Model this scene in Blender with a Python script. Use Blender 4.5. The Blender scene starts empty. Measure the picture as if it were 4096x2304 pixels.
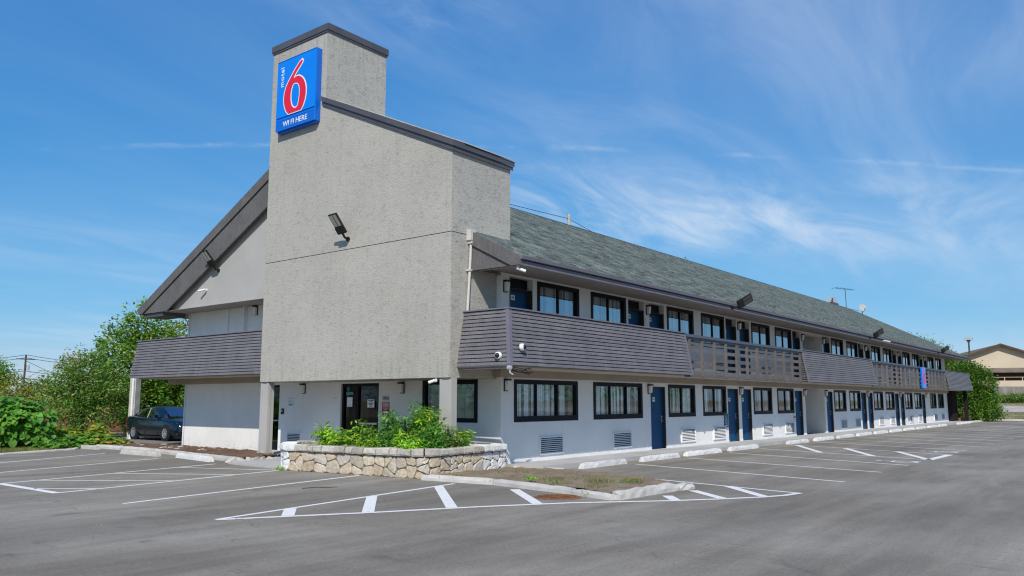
import bpy, math, random
import numpy as np
from mathutils import Vector, Matrix, geometry

random.seed(7); RNG = np.random.default_rng(7)
scene = bpy.context.scene
COL = scene.collection

# ------------------------------------------------------------------ camera, sky, sun, exposure
YAW = math.radians(38.434); PITCH = math.radians(7.970)
CAM = Vector((-16.1, -13.14, 1.7))
cd = bpy.data.cameras.new('camera'); cam = bpy.data.objects.new('camera', cd); COL.objects.link(cam)
cd.sensor_width = 36.0; cd.lens = 28.376; cd.clip_start = 0.1; cd.clip_end = 3000
cam.location = CAM; cam.rotation_euler = (math.pi/2 + PITCH, 0, YAW - math.pi/2)
scene.camera = cam

SUN_DIR = Vector((0.87, 0.655, -1.0)).normalized()          # direction the light travels
sd = bpy.data.lights.new('sun', 'SUN'); sd.energy = 2.85; sd.angle = math.radians(0.5); sd.color = (1.0, 0.94, 0.845)
sun = bpy.data.objects.new('sun', sd); COL.objects.link(sun)
sun.rotation_euler = SUN_DIR.to_track_quat('-Z', 'Y').to_euler(); sun.location = (-40, -35, 50)

W = bpy.data.worlds.new('World'); scene.world = W; W.use_nodes = True
wn = W.node_tree.nodes; wl = W.node_tree.links; wn.clear()
wout = wn.new('ShaderNodeOutputWorld'); wbg = wn.new('ShaderNodeBackground'); wl.new(wbg.outputs[0], wout.inputs[0])
sky = wn.new('ShaderNodeTexSky'); sky.sky_type = 'NISHITA'; sky.sun_disc = False
sky.sun_elevation = math.asin(-SUN_DIR.z); sky.sun_rotation = math.atan2(-SUN_DIR.x, -SUN_DIR.y)
sky.air_density = 1.0; sky.dust_density = 0.3; sky.ozone_density = 2.5; sky.altitude = 200
hsv = wn.new('ShaderNodeHueSaturation'); hsv.inputs['Saturation'].default_value = 1.0; hsv.inputs['Value'].default_value = 1.0
wl.new(sky.outputs[0], hsv.inputs['Color'])
# film response of the sky: each channel's contrast is graded alike over the whole dome
ssep = wn.new('ShaderNodeSeparateColor'); scmb = wn.new('ShaderNodeCombineColor'); wl.new(hsv.outputs[0], ssep.inputs[0])
for ch, (k_, g_) in enumerate(((0.335, 1.50), (0.425, 0.78), (0.590, 0.46))):
    nrm_ = wn.new('ShaderNodeMath'); nrm_.operation = 'MULTIPLY'; nrm_.inputs[1].default_value = 0.139; wl.new(ssep.outputs[ch], nrm_.inputs[0])
    pw_ = wn.new('ShaderNodeMath'); pw_.operation = 'POWER'; pw_.inputs[1].default_value = g_; wl.new(nrm_.outputs[0], pw_.inputs[0])
    sc2_ = wn.new('ShaderNodeMath'); sc2_.operation = 'MULTIPLY'; sc2_.inputs[1].default_value = k_/0.139; wl.new(pw_.outputs[0], sc2_.inputs[0]); wl.new(sc2_.outputs[0], scmb.inputs[ch])
# thin cirrus: noise laid out on a high flat layer, direction only
tc = wn.new('ShaderNodeTexCoord'); sep = wn.new('ShaderNodeSeparateXYZ'); wl.new(tc.outputs['Generated'], sep.inputs[0])
def wmath(op, a, b=None, clamp=False):
    n = wn.new('ShaderNodeMath'); n.operation = op; n.use_clamp = clamp
    for i, v in enumerate((a, b)):
        if v is None: continue
        if isinstance(v, (int, float)): n.inputs[i].default_value = v
        else: wl.new(v, n.inputs[i])
    return n.outputs[0]
zc = wmath('ADD', wmath('MAXIMUM', sep.outputs[2], 0.0), 0.10)
cx = wmath('DIVIDE', sep.outputs[0], zc); cy = wmath('DIVIDE', sep.outputs[1], zc)
comb = wn.new('ShaderNodeCombineXYZ'); wl.new(cx, comb.inputs[0]); wl.new(cy, comb.inputs[1])
def wnoise(scale_vec, rot, sc, det, rough, dist, off=(0, 0, 0)):
    m = wn.new('ShaderNodeMapping'); m.inputs['Scale'].default_value = scale_vec; m.inputs['Rotation'].default_value = (0, 0, rot)
    m.inputs['Location'].default_value = off
    wl.new(comb.outputs[0], m.inputs[0])
    n = wn.new('ShaderNodeTexNoise'); n.inputs['Scale'].default_value = sc; n.inputs['Detail'].default_value = det
    n.inputs['Roughness'].default_value = rough; n.inputs['Distortion'].default_value = dist
    wl.new(m.outputs[0], n.inputs[0]); return n.outputs[0]
def ramp01(v, lo, hi):
    n = wn.new('ShaderNodeMapRange'); n.interpolation_type = 'SMOOTHSTEP'
    n.inputs[1].default_value = lo; n.inputs[2].default_value = hi; wl.new(v, n.inputs[0]); return n.outputs[0]
big = ramp01(wnoise((1, 1, 1), 0.4, 0.42, 3, 0.5, 0.3, (3.1, 1.7, 0)), 0.46, 0.70)
wisp = ramp01(wnoise((1.0, 2.6, 1), -0.55, 1.0, 9, 0.60, 1.0, (0.6, 2.2, 0)), 0.34, 0.74)
fine_w = ramp01(wnoise((1.2, 3.6, 1), -0.70, 2.6, 8, 0.62, 1.4, (4.1, 0.7, 0)), 0.36, 0.76)
veil = ramp01(wnoise((0.6, 1.2, 1), 0.3, 0.5, 6, 0.55, 0.6, (7.3, 0.4, 0)), 0.30, 0.85)
def bank_(x0, y0, rx, ry, ang):
    # a drifting bank of cirrus somewhere on the layer
    ca, sa = math.cos(ang), math.sin(ang); dx = wmath('SUBTRACT', cx, x0); dy = wmath('SUBTRACT', cy, y0)
    a = wmath('DIVIDE', wmath('ADD', wmath('MULTIPLY', dx, ca), wmath('MULTIPLY', dy, sa)), rx)
    b = wmath('DIVIDE', wmath('SUBTRACT', wmath('MULTIPLY', dy, ca), wmath('MULTIPLY', dx, sa)), ry)
    return wmath('POWER', 2.718, wmath('MULTIPLY', wmath('ADD', wmath('MULTIPLY', a, a), wmath('MULTIPLY', b, b)), -1.0))
mix_w = wmath('ADD', wmath('MULTIPLY', wisp, 0.6), wmath('MULTIPLY', fine_w, 0.4))
A_ = wmath('MULTIPLY', wmath('MULTIPLY', bank_(2.55, 1.60, 0.80, 0.42, -0.75), mix_w), 0.52)
B_ = wmath('MULTIPLY', wmath('MULTIPLY', bank_(1.75, 0.45, 0.75, 0.42, -0.35), wmath('ADD', wisp, 0.5)), 0.20)
C_ = wmath('MULTIPLY', wmath('MULTIPLY', bank_(3.6, 0.7, 1.4, 0.6, -0.6), wmath('ADD', wisp, 0.7)), 0.24)
D_ = wmath('MULTIPLY', wmath('MULTIPLY', bank_(0.95, 1.05, 0.35, 0.22, 0.5), mix_w), 0.40)
cl = wmath('ADD', wmath('ADD', wmath('MULTIPLY', wmath('MULTIPLY', big, wisp), 0.20), wmath('MULTIPLY', veil, 0.13)), wmath('ADD', wmath('ADD', A_, B_), wmath('ADD', C_, D_)), True)
# a worn contrail across the layer
cw = wnoise((1, 1, 1), 0, 3.0, 5, 0.6, 0.2, (1.0, 5.0, 0))
u = wmath('ADD', wmath('ADD', wmath('MULTIPLY', cx, 0.748), wmath('MULTIPLY', cy, 0.664)), wmath('MULTIPLY', wmath('SUBTRACT', cw, 0.5), 0.10))
dline = wmath('ABSOLUTE', wmath('SUBTRACT', u, 2.34))
trail = wmath('MULTIPLY', ramp01(wmath('SUBTRACT', 0.030, dline), 0.0, 0.03), wmath('MULTIPLY', ramp01(cw, 0.46, 0.66), 0.17))
cl = wmath('ADD', cl, trail, True)
cmix = wn.new('ShaderNodeMixRGB'); wl.new(cl, cmix.inputs[0]); wl.new(scmb.outputs[0], cmix.inputs[1])
cmix.inputs[2].default_value = (4.0, 4.45, 5.0, 1)
wl.new(cmix.outputs[0], wbg.inputs[0]); wbg.inputs[1].default_value = 0.125

vs = scene.view_settings; vs.view_transform = 'Standard'; vs.look = 'None'; vs.gamma = 1.0; vs.use_curve_mapping = False
vs.exposure = 0.58
scene.cycles.use_denoising = True; scene.cycles.pixel_filter_type = 'BLACKMAN_HARRIS'; scene.cycles.filter_width = 1.2
scene.cycles.max_bounces = 8; scene.cycles.diffuse_bounces = 4; scene.cycles.transparent_max_bounces = 16
scene.cycles.sample_clamp_indirect = 6.0

# ------------------------------------------------------------------ materials
MATS = {}
def new_mat(name):
    m = bpy.data.materials.new(name); m.use_nodes = True; nt = m.node_tree
    b = nt.nodes['Principled BSDF']; MATS[name] = m
    return m, nt, b
def mapping(nt, scale=(1, 1, 1), coord='Object', rot=(0, 0, 0)):
    t = nt.nodes.new('ShaderNodeTexCoord'); mp = nt.nodes.new('ShaderNodeMapping')
    mp.inputs['Scale'].default_value = scale; mp.inputs['Rotation'].default_value = rot
    nt.links.new(t.outputs[coord], mp.inputs[0]); return mp.outputs[0]
def geo_pos(nt, scale=(1, 1, 1), rot=(0, 0, 0)):
    t = nt.nodes.new('ShaderNodeNewGeometry'); mp = nt.nodes.new('ShaderNodeMapping')
    mp.inputs['Scale'].default_value = scale; mp.inputs['Rotation'].default_value = rot
    nt.links.new(t.outputs['Position'], mp.inputs[0]); return mp.outputs[0]
def noise(nt, vec, sc, det=4, rough=0.55, dist=0.0):
    n = nt.nodes.new('ShaderNodeTexNoise'); n.inputs['Scale'].default_value = sc; n.inputs['Detail'].default_value = det
    n.inputs['Roughness'].default_value = rough; n.inputs['Distortion'].default_value = dist
    nt.links.new(vec, n.inputs[0]); return n.outputs[0]
def mrange(nt, v, a, b, c=0.0, d=1.0, smooth=True):
    n = nt.nodes.new('ShaderNodeMapRange'); n.inputs[1].default_value = a; n.inputs[2].default_value = b
    n.inputs[3].default_value = c; n.inputs[4].default_value = d
    if smooth: n.interpolation_type = 'SMOOTHSTEP'
    nt.links.new(v, n.inputs[0]); return n.outputs[0]
def mixc(nt, fac, a, b, mode='MIX'):
    n = nt.nodes.new('ShaderNodeMixRGB'); n.blend_type = mode
    for i, v in enumerate((fac, a, b)):
        if isinstance(v, (int, float)): n.inputs[i].default_value = v
        elif isinstance(v, tuple): n.inputs[i].default_value = v if len(v) == 4 else (*v, 1)
        else: nt.links.new(v, n.inputs[i])
    return n.outputs[0]
def mth(nt, op, a, b=None, clamp=False):
    n = nt.nodes.new('ShaderNodeMath'); n.operation = op; n.use_clamp = clamp
    for i, v in enumerate((a, b)):
        if v is None: continue
        if isinstance(v, (int, float)): n.inputs[i].default_value = v
        else: nt.links.new(v, n.inputs[i])
    return n.outputs[0]
def bump(nt, b, h, strength=0.4, dist=0.02):
    n = nt.nodes.new('ShaderNodeBump'); n.inputs['Strength'].default_value = strength; n.inputs['Distance'].default_value = dist
    nt.links.new(h, n.inputs['Height']); nt.links.new(n.outputs[0], b.inputs['Normal'])

def plain(name, c, rough=0.6, spec=0.4, var=0.12, vs_=3.0, fine=0.0, fs=60.0, metal=0.0, world=True, bmp=0.0):
    """paint / metal / wood with uneven tone"""
    m, nt, b = new_mat(name)
    b.inputs['Roughness'].default_value = rough; b.inputs['Specular IOR Level'].default_value = spec; b.inputs['Metallic'].default_value = metal
    vec = geo_pos(nt) if world else mapping(nt)
    n1 = mrange(nt, noise(nt, vec, vs_, 5, 0.6, 0.3), 0.3, 0.7, 1 - var, 1 + var)
    if fine > 0 or bmp > 0:
        nf = noise(nt, vec, fs, 3, 0.6)
        if fine > 0: n1 = mth(nt, 'MULTIPLY', n1, mrange(nt, nf, 0.25, 0.75, 1 - fine, 1 + fine, False))
        if bmp > 0: bump(nt, b, nf, bmp, 0.01)
    col = mixc(nt, 1.0, (*c, 1), n1, 'MULTIPLY')
    nt.links.new(col, b.inputs['Base Color']); return m

def stucco(name, c, gx=1.0):
    m, nt, b = new_mat(name); b.inputs['Roughness'].default_value = 0.85; b.inputs['Specular IOR Level'].default_value = 0.2
    n = noise(nt, geo_pos(nt, (2.0, 2.0, 8.5)), 1.7, 1.2, 0.5, 2.2)
    n2 = noise(nt, geo_pos(nt, (3.4, 3.4, 12.0)), 1.9, 1.0, 0.5, 1.5)
    def edge(q, c0, w): return mrange(nt, mth(nt, 'ABSOLUTE', mth(nt, 'SUBTRACT', q, c0)), 0.0, w, 1.0, 0.0)
    gate = mrange(nt, noise(nt, geo_pos(nt, (1, 1, 1.6)), 4.5, 2, 0.6), 0.53, 0.60)
    gate2 = mrange(nt, noise(nt, geo_pos(nt, (1, 1, 1.4)), 5.5, 2, 0.6), 0.55, 0.62)
    line = mth(nt, 'MAXIMUM', mth(nt, 'MULTIPLY', edge(n, 0.5, 0.030), gate), mth(nt, 'MULTIPLY', edge(n2, 0.5, 0.028), gate2))
    tone = mrange(nt, noise(nt, geo_pos(nt), 0.35, 4, 0.6, 0.3), 0.3, 0.7, 0.93, 1.05)
    fine = mrange(nt, noise(nt, geo_pos(nt), 38, 3, 0.6), 0.3, 0.7, 0.95, 1.05)
    col = mixc(nt, 1.0, (*c, 1), mth(nt, 'MULTIPLY', tone, fine), 'MULTIPLY')
    col = mixc(nt, mth(nt, 'MULTIPLY', line, 0.58), col, (c[0]*0.30, c[1]*0.28, c[2]*0.27, 1))
    gz = nt.nodes.new('ShaderNodeNewGeometry'); sz = nt.nodes.new('ShaderNodeSeparateXYZ'); nt.links.new(gz.outputs['Position'], sz.inputs[0])
    drip = noise(nt, geo_pos(nt, (6, 6, 0.30)), 1.6, 5, 0.65)
    zone = mth(nt, 'ADD', mrange(nt, sz.outputs[2], 11.2, 12.5, 0.0, 0.55), mrange(nt, sz.outputs[2], 2.3, 3.1, 0.40, 0.0), True)
    stk = mth(nt, 'ADD', mrange(nt, noise(nt, geo_pos(nt, (5, 5, 0.22)), 1.3, 4, 0.6), 0.52, 0.78, 0.0, 0.22), mth(nt, 'MULTIPLY', zone, mrange(nt, drip, 0.48, 0.66)), True)
    col = mixc(nt, stk, col, (c[0]*0.62, c[1]*0.60, c[2]*0.56, 1))
    nt.links.new(col, b.inputs['Base Color'])
    h = mth(nt, 'ADD', mrange(nt, n, 0.46, 0.54, 0.0, 0.5), mth(nt, 'SUBTRACT', mth(nt, 'MULTIPLY', noise(nt, geo_pos(nt), 55, 2), 0.12), line))
    bump(nt, b, h, 0.36, 0.02); return m

def asphalt():
    m, nt, b = new_mat('asphalt'); b.inputs['Roughness'].default_value = 0.9; b.inputs['Specular IOR Level'].default_value = 0.25
    p = geo_pos(nt)
    lanes = noise(nt, geo_pos(nt, (0.10, 0.55, 1), (0, 0, math.radians(-12))), 1.0, 5, 0.6, 0.5)
    lanes2 = noise(nt, geo_pos(nt, (0.35, 2.6, 1), (0, 0, math.radians(-6))), 1.0, 4, 0.6, 0.3)
    blot = noise(nt, p, 0.22, 5, 0.6, 0.4); mid = noise(nt, p, 2.6, 5, 0.65); grit = noise(nt, p, 70, 2, 0.7)
    t = mrange(nt, lanes, 0.3, 0.7, 0.82, 1.16)
    t = mth(nt, 'MULTIPLY', t, mrange(nt, lanes2, 0.25, 0.75, 0.88, 1.12))
    t = mth(nt, 'MULTIPLY', t, mrange(nt, blot, 0.3, 0.7, 0.90, 1.08))
    t = mth(nt, 'MULTIPLY', t, mrange(nt, mid, 0.25, 0.75, 0.94, 1.06))
    t = mth(nt, 'MULTIPLY', t, mrange(nt, grit, 0.2, 0.8, 0.62, 1.38, False))
    t = mth(nt, 'MULTIPLY', t, mrange(nt, noise(nt, p, 21, 4, 0.75), 0.25, 0.75, 0.76, 1.24, False))
    vo = nt.nodes.new('ShaderNodeTexVoronoi'); vo.feature = 'DISTANCE_TO_EDGE'; vo.inputs['Scale'].default_value = 0.16
    wv = nt.nodes.new('ShaderNodeVectorMath'); wv.operation = 'ADD'; nt.links.new(p, wv.inputs[0])
    dn = nt.nodes.new('ShaderNodeTexNoise'); dn.inputs['Scale'].default_value = 0.9; dn.inputs['Detail'].default_value = 6; nt.links.new(p, dn.inputs[0]); nt.links.new(dn.outputs['Color'], wv.inputs[1]); nt.links.new(wv.outputs[0], vo.inputs['Vector'])
    crack = mth(nt, 'MULTIPLY', mrange(nt, vo.outputs['Distance'], 0.0, 0.0022, 0.45, 0.0), mrange(nt, noise(nt, p, 0.35, 3, 0.6), 0.50, 0.60))
    base = mixc(nt, mrange(nt, blot, 0.35, 0.65), (0.220, 0.195, 0.160, 1), (0.244, 0.222, 0.187, 1))
    # tyre scuffs and oil drips
    sc = noise(nt, geo_pos(nt, (0.9, 0.16, 1), (0, 0, math.radians(12))), 1.3, 3, 0.5, 1.2)
    scuff = mth(nt, 'MULTIPLY', mrange(nt, mth(nt, 'ABSOLUTE', mth(nt, 'SUBTRACT', sc, 0.5)), 0.0, 0.012, 0.35, 0.0), mrange(nt, mid, 0.45, 0.6))
    oil = mrange(nt, noise(nt, p, 0.9, 4, 0.6, 0.5), 0.63, 0.74, 0.0, 0.40)
    col = mixc(nt, 1.0, base, t, 'MULTIPLY')
    col = mixc(nt, mth(nt, 'ADD', mth(nt, 'ADD', scuff, crack), oil, True), col, (0.055, 0.052, 0.052, 1))
    nt.links.new(col, b.inputs['Base Color']); bump(nt, b, grit, 0.25, 0.008); return m

def paint_line():
    m, nt, b = new_mat('road_paint'); b.inputs['Roughness'].default_value = 0.75
    p = geo_pos(nt); worn = mrange(nt, noise(nt, p, 9, 5, 0.7), 0.56, 0.70, 0.0, 0.75)
    grit = mrange(nt, noise(nt, p, 60, 2, 0.7), 0.3, 0.7, 0.88, 1.05, False)
    c = mixc(nt, 1.0, (0.80, 0.785, 0.755, 1), grit, 'MULTIPLY')
    nt.links.new(mixc(nt, worn, c, (0.22, 0.21, 0.21, 1)), b.inputs['Base Color']); return m

def ground_mix(name, c1, c2, c3, sc=1.2, bmp=0.6):
    m, nt, b = new_mat(name); b.inputs['Roughness'].default_value = 0.95; b.inputs['Specular IOR Level'].default_value = 0.1
    p = geo_pos(nt); n1 = noise(nt, p, sc, 6, 0.65, 0.4); n2 = noise(nt, p, sc*7, 5, 0.7); n3 = noise(nt, p, 90, 2, 0.7)
    c = mixc(nt, mrange(nt, n1, 0.38, 0.62), (*c1, 1), (*c2, 1)); c = mixc(nt, mrange(nt, n2, 0.5, 0.68), c, (*c3, 1))
    c = mixc(nt, 1.0, c, mrange(nt, n3, 0.2, 0.8, 0.6, 1.4, False), 'MULTIPLY')
    nt.links.new(c, b.inputs['Base Color']); bump(nt, b, mth(nt, 'ADD', n2, n3), bmp, 0.03); return m

def leafmat(name, cols, trans=0.35, gain=1.65):
    m, nt, b = new_mat(name); out = nt.nodes['Material Output']
    g = nt.nodes.new('ShaderNodeNewGeometry'); oi = nt.nodes.new('ShaderNodeObjectInfo')
    r = mth(nt, 'FRACT', mth(nt, 'ADD', g.outputs['Random Per Island'], oi.outputs['Random']))
    cr = nt.nodes.new('ShaderNodeValToRGB'); cr.color_ramp.interpolation = 'LINEAR'
    while len(cr.color_ramp.elements) < len(cols): cr.color_ramp.elements.new(0.5)
    for i, (p, c) in enumerate(cols):
        cr.color_ramp.elements[i].position = p; cr.color_ramp.elements[i].color = (c[0]*gain, c[1]*gain, c[2]*gain, 1)
    nt.links.new(r, cr.inputs[0])
    big_ = mrange(nt, noise(nt, geo_pos(nt), 0.8, 3), 0.3, 0.7, 0.75, 1.2)
    col = mixc(nt, 1.0, cr.outputs[0], big_, 'MULTIPLY')
    b.inputs['Roughness'].default_value = 0.5; b.inputs['Specular IOR Level'].default_value = 0.35
    nt.links.new(col, b.inputs['Base Color'])
    tr = nt.nodes.new('ShaderNodeBsdfTranslucent'); nt.links.new(mixc(nt, 1.0, col, (1.25, 1.3, 0.6, 1), 'MULTIPLY'), tr.inputs[0])
    mx = nt.nodes.new('ShaderNodeMixShader'); mx.inputs[0].default_value = trans
    nt.links.new(b.outputs[0], mx.inputs[1]); nt.links.new(tr.outputs[0], mx.inputs[2]); nt.links.new(mx.outputs[0], out.inputs[0]); return m

def random_tone(name, cols, rough=0.85, fine_scale=25, bmp=0.4, extra=None):
    """per-piece tone (stones, shingles, planks)"""
    m, nt, b = new_mat(name); b.inputs['Roughness'].default_value = rough; b.inputs['Specular IOR Level'].default_value = 0.2
    g = nt.nodes.new('ShaderNodeNewGeometry'); oi = nt.nodes.new('ShaderNodeObjectInfo')
    r = mth(nt, 'FRACT', mth(nt, 'ADD', g.outputs['Random Per Island'], oi.outputs['Random']))
    cr = nt.nodes.new('ShaderNodeValToRGB')
    while len(cr.color_ramp.elements) < len(cols): cr.color_ramp.elements.new(0.5)
    for i, (p, c) in enumerate(cols):
        cr.color_ramp.elements[i].position = p; cr.color_ramp.elements[i].color = (*c, 1)
    nt.links.new(r, cr.inputs[0])
    p = geo_pos(nt); n = noise(nt, p, fine_scale, 4, 0.65); n2 = noise(nt, p, 1.4, 4, 0.6)
    t = mth(nt, 'MULTIPLY', mrange(nt, n, 0.25, 0.75, 0.82, 1.18), mrange(nt, n2, 0.3, 0.7, 0.88, 1.1))
    col = mixc(nt, 1.0, cr.outputs[0], t, 'MULTIPLY')
    if extra: col = extra(nt, col)
    nt.links.new(col, b.inputs['Base Color']); bump(nt, b, n, bmp, 0.01); return m

def glassmat(name, tint=(0.75, 0.82, 0.82), f0=0.10, f1=0.85):
    m, nt, b = new_mat(name); nt.nodes.remove(b); out = nt.nodes['Material Output']
    tr = nt.nodes.new('ShaderNodeBsdfTransparent'); tr.inputs[0].default_value = (*tint, 1)
    gl = nt.nodes.new('ShaderNodeBsdfGlossy'); gl.inputs['Roughness'].default_value = 0.01
    gl.inputs['Color'].default_value = (0.92, 0.96, 1, 1)
    # slightly uneven float glass
    nb = nt.nodes.new('ShaderNodeBump'); nb.inputs['Strength'].default_value = 0.012; nb.inputs['Distance'].default_value = 0.05
    nt.links.new(noise(nt, geo_pos(nt), 1.6, 2), nb.inputs['Height']); nt.links.new(nb.outputs[0], gl.inputs['Normal'])
    lw = nt.nodes.new('ShaderNodeLayerWeight'); lw.inputs[0].default_value = 0.5
    f = mrange(nt, mth(nt, 'POWER', lw.outputs['Facing'], 4.0), 0.0, 1.0, f0, f1, False)
    mx = nt.nodes.new('ShaderNodeMixShader'); nt.links.new(f, mx.inputs[0]); nt.links.new(tr.outputs[0], mx.inputs[1]); nt.links.new(gl.outputs[0], mx.inputs[2])
    nt.links.new(mx.outputs[0], out.inputs[0]); return m

M_ASPH = asphalt(); M_LINE = paint_line()
M_TOWER = stucco('stucco_grey', (0.425, 0.405, 0.360))
M_GABLE = plain('gable_paint', (0.41, 0.395, 0.375), 0.8, 0.2, 0.05, 0.8, 0.05, 45, bmp=0.1)
M_WALL = plain('wall_paint', (0.80, 0.78, 0.75), 0.75, 0.25, 0.05, 0.7, 0.03, 50, bmp=0.08)
def weathered(m, dirt=(0.36, 0.33, 0.29)):
    nt = m.node_tree; b = nt.nodes['Principled BSDF']; old = b.inputs['Base Color'].links[0].from_socket
    g = nt.nodes.new('ShaderNodeNewGeometry'); sp = nt.nodes.new('ShaderNodeSeparateXYZ'); nt.links.new(g.outputs['Position'], sp.inputs[0])
    spl = mth(nt, 'MULTIPLY', mrange(nt, sp.outputs[2], 0.12, 0.50, 1.0, 0.0), mrange(nt, noise(nt, geo_pos(nt, (1, 1, 2)), 7, 5, 0.7), 0.42, 0.70, 0.0, 0.40))
    st = mth(nt, 'MULTIPLY', mrange(nt, noise(nt, geo_pos(nt, (7, 7, 0.35)), 1.2, 4, 0.6), 0.55, 0.80, 0.0, 0.22), mrange(nt, noise(nt, geo_pos(nt), 0.6, 2), 0.4, 0.6))
    nt.links.new(mixc(nt, mth(nt, 'ADD', spl, st, True), old, (*dirt, 1)), b.inputs['Base Color'])
weathered(M_WALL)
M_BASE = plain('wall_base_paint', (0.78, 0.78, 0.78), 0.7, 0.3, 0.06, 1.5)
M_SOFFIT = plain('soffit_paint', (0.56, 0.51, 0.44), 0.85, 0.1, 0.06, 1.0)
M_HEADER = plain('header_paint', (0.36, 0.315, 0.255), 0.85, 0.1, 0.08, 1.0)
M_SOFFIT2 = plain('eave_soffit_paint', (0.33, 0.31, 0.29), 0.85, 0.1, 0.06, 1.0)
M_TRIM = plain('dark_metal_trim', (0.085, 0.078, 0.085), 0.45, 0.5, 0.12, 1.2)
M_FASCIA = plain('fascia_paint', (0.165, 0.155, 0.185), 0.6, 0.35, 0.08, 1.5)
def rake_streak(nt, col):
    s = noise(nt, geo_pos(nt, (6, 6, 0.5)), 1.5, 4, 0.6)
    return mixc(nt, mrange(nt, s, 0.48, 0.75, 0.0, 0.40), col, (0.22, 0.185, 0.15, 1))
M_RAKE = random_tone('weathered_rake', [(0, (0.118, 0.112, 0.114)), (1, (0.130, 0.124, 0.125))], 0.7, 14, 0.15, rake_streak)
def siding_streak(nt, col):
    s = noise(nt, geo_pos(nt, (4, 4, 0.35)), 1.4, 4, 0.6)
    return mixc(nt, mrange(nt, s, 0.5, 0.75, 0.0, 0.25), col, (0.30, 0.28, 0.27, 1))
M_SIDING = random_tone('siding_board', [(0, (0.158, 0.150, 0.162)), (0.5, (0.168, 0.160, 0.172)), (1, (0.178, 0.170, 0.182))], 0.55, 20, 0.05, siding_streak)
M_GROOVE = plain('siding_backing', (0.02, 0.018, 0.02), 0.9, 0.1, 0.05)
M_RAIL = random_tone('railing_wood', [(0, (0.118, 0.110, 0.112)), (1, (0.160, 0.148, 0.144))], 0.75, 18, 0.2)
M_RAILCAP = plain('rail_cap', (0.085, 0.095, 0.12), 0.5, 0.4, 0.1)
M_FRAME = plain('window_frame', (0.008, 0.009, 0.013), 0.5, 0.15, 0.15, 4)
M_DOOR = plain('door_blue', (0.003, 0.060, 0.155), 0.55, 0.25, 0.08, 2)
M_GLASS = glassmat('window_glass', (0.86, 0.93, 0.93), 0.13, 0.95); M_GLASSU = glassmat('coated_glass', (0.62, 0.74, 0.78), 0.36, 0.95)
M_DGLASS = glassmat('door_glass', (0.40, 0.42, 0.38), 0.05, 0.9)
M_CURT = plain('curtain', (0.86, 0.90, 0.89), 0.9, 0.1, 0.06, 5, 0.05)
M_BLIND = plain('office_blind', (0.38, 0.47, 0.43), 0.9, 0.1, 0.06, 2)
M_STEEL = plain('steel', (0.55, 0.55, 0.54), 0.3, 0.5, 0.1, 4, metal=0.9)
M_GALV = plain('galvanized', (0.62, 0.62, 0.61), 0.45, 0.5, 0.1, 3, metal=0.5)
M_WHITE = plain('white_plastic', (0.78, 0.78, 0.77), 0.4, 0.5, 0.05, 6)
M_CREAM = plain('downspout_paint', (0.55, 0.53, 0.50), 0.5, 0.4, 0.08, 3)
M_BLACK = plain('black_plastic', (0.012, 0.012, 0.012), 0.45, 0.4, 0.2, 6)
M_LENS = plain('lamp_lens', (0.74, 0.72, 0.68), 0.3, 0.5, 0.1, 20)
M_LED = plain('led_lens', (0.46, 0.46, 0.40), 0.25, 0.5, 0.1, 30)
M_DLENS = plain('dark_lens', (0.06, 0.06, 0.06), 0.3, 0.4, 0.1, 20)
M_SIGNB = plain('sign_blue', (0.004, 0.215, 0.80), 0.25, 0.5, 0.04, 1.2)
M_SIGND = plain('sign_blue_dark', (0.005, 0.13, 0.58), 0.3, 0.5, 0.04, 1.2)
M_SIGNR = plain('sign_red', (0.76, 0.012, 0.030), 0.3, 0.5, 0.05, 2)
M_SIGNW = plain('sign_white', (0.82, 0.80, 0.82), 0.4, 0.4, 0.03, 3)
M_RED = plain('notice_red', (0.42, 0.02, 0.03), 0.4, 0.4, 0.05, 3)
M_TEAL = plain('notice_teal', (0.05, 0.30, 0.38), 0.4, 0.4, 0.05, 3)
M_TEALB = plain('banner_teal', (0.02, 0.12, 0.15), 0.5, 0.3, 0.1, 3)
M_CONC = plain('concrete', (0.50, 0.475, 0.44), 0.9, 0.15, 0.14, 1.2, 0.12, 40, bmp=0.3)
M_WALK = plain('walk_concrete', (0.44, 0.43, 0.42), 0.9, 0.15, 0.10, 0.8, 0.06, 40, bmp=0.15)
def chip(nt, col):
    n = noise(nt, geo_pos(nt), 11, 5, 0.7); return mixc(nt, mrange(nt, n, 0.56, 0.66, 0.0, 0.75), col, (0.36, 0.32, 0.27, 1))
M_STOP = random_tone('painted_stop', [(0, (0.62, 0.61, 0.59)), (1, (0.72, 0.71, 0.69))], 0.85, 30, 0.6, chip)
M_STOPC = random_tone('bare_stop', [(0, (0.44, 0.42, 0.38)), (1, (0.54, 0.52, 0.48))], 0.9, 30, 0.6, chip)
M_STONE = random_tone('field_stone', [(0, (0.45, 0.36, 0.25)), (0.3, (0.54, 0.45, 0.34)), (0.55, (0.48, 0.44, 0.39)), (0.8, (0.58, 0.50, 0.38)), (1, (0.41, 0.36, 0.29))], 0.9, 16, 0.7)
M_CAP = random_tone('cap_stone', [(0, (0.44, 0.40, 0.35)), (0.5, (0.52, 0.48, 0.42)), (1, (0.36, 0.32, 0.28))], 0.9, 16, 0.7)
def whitewash(nt, col):
    n = noise(nt, geo_pos(nt), 8, 5, 0.7); return mixc(nt, mrange(nt, n, 0.60, 0.70, 0.0, 0.6), col, (0.42, 0.37, 0.30, 1))
M_WSTONE = random_tone('whitewashed_stone', [(0, (0.68, 0.67, 0.65)), (1, (0.78, 0.78, 0.77))], 0.85, 16, 0.7, whitewash)
M_MORTAR = plain('mortar', (0.20, 0.172, 0.14), 0.95, 0.1, 0.15, 5, 0.2, 60)
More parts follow.
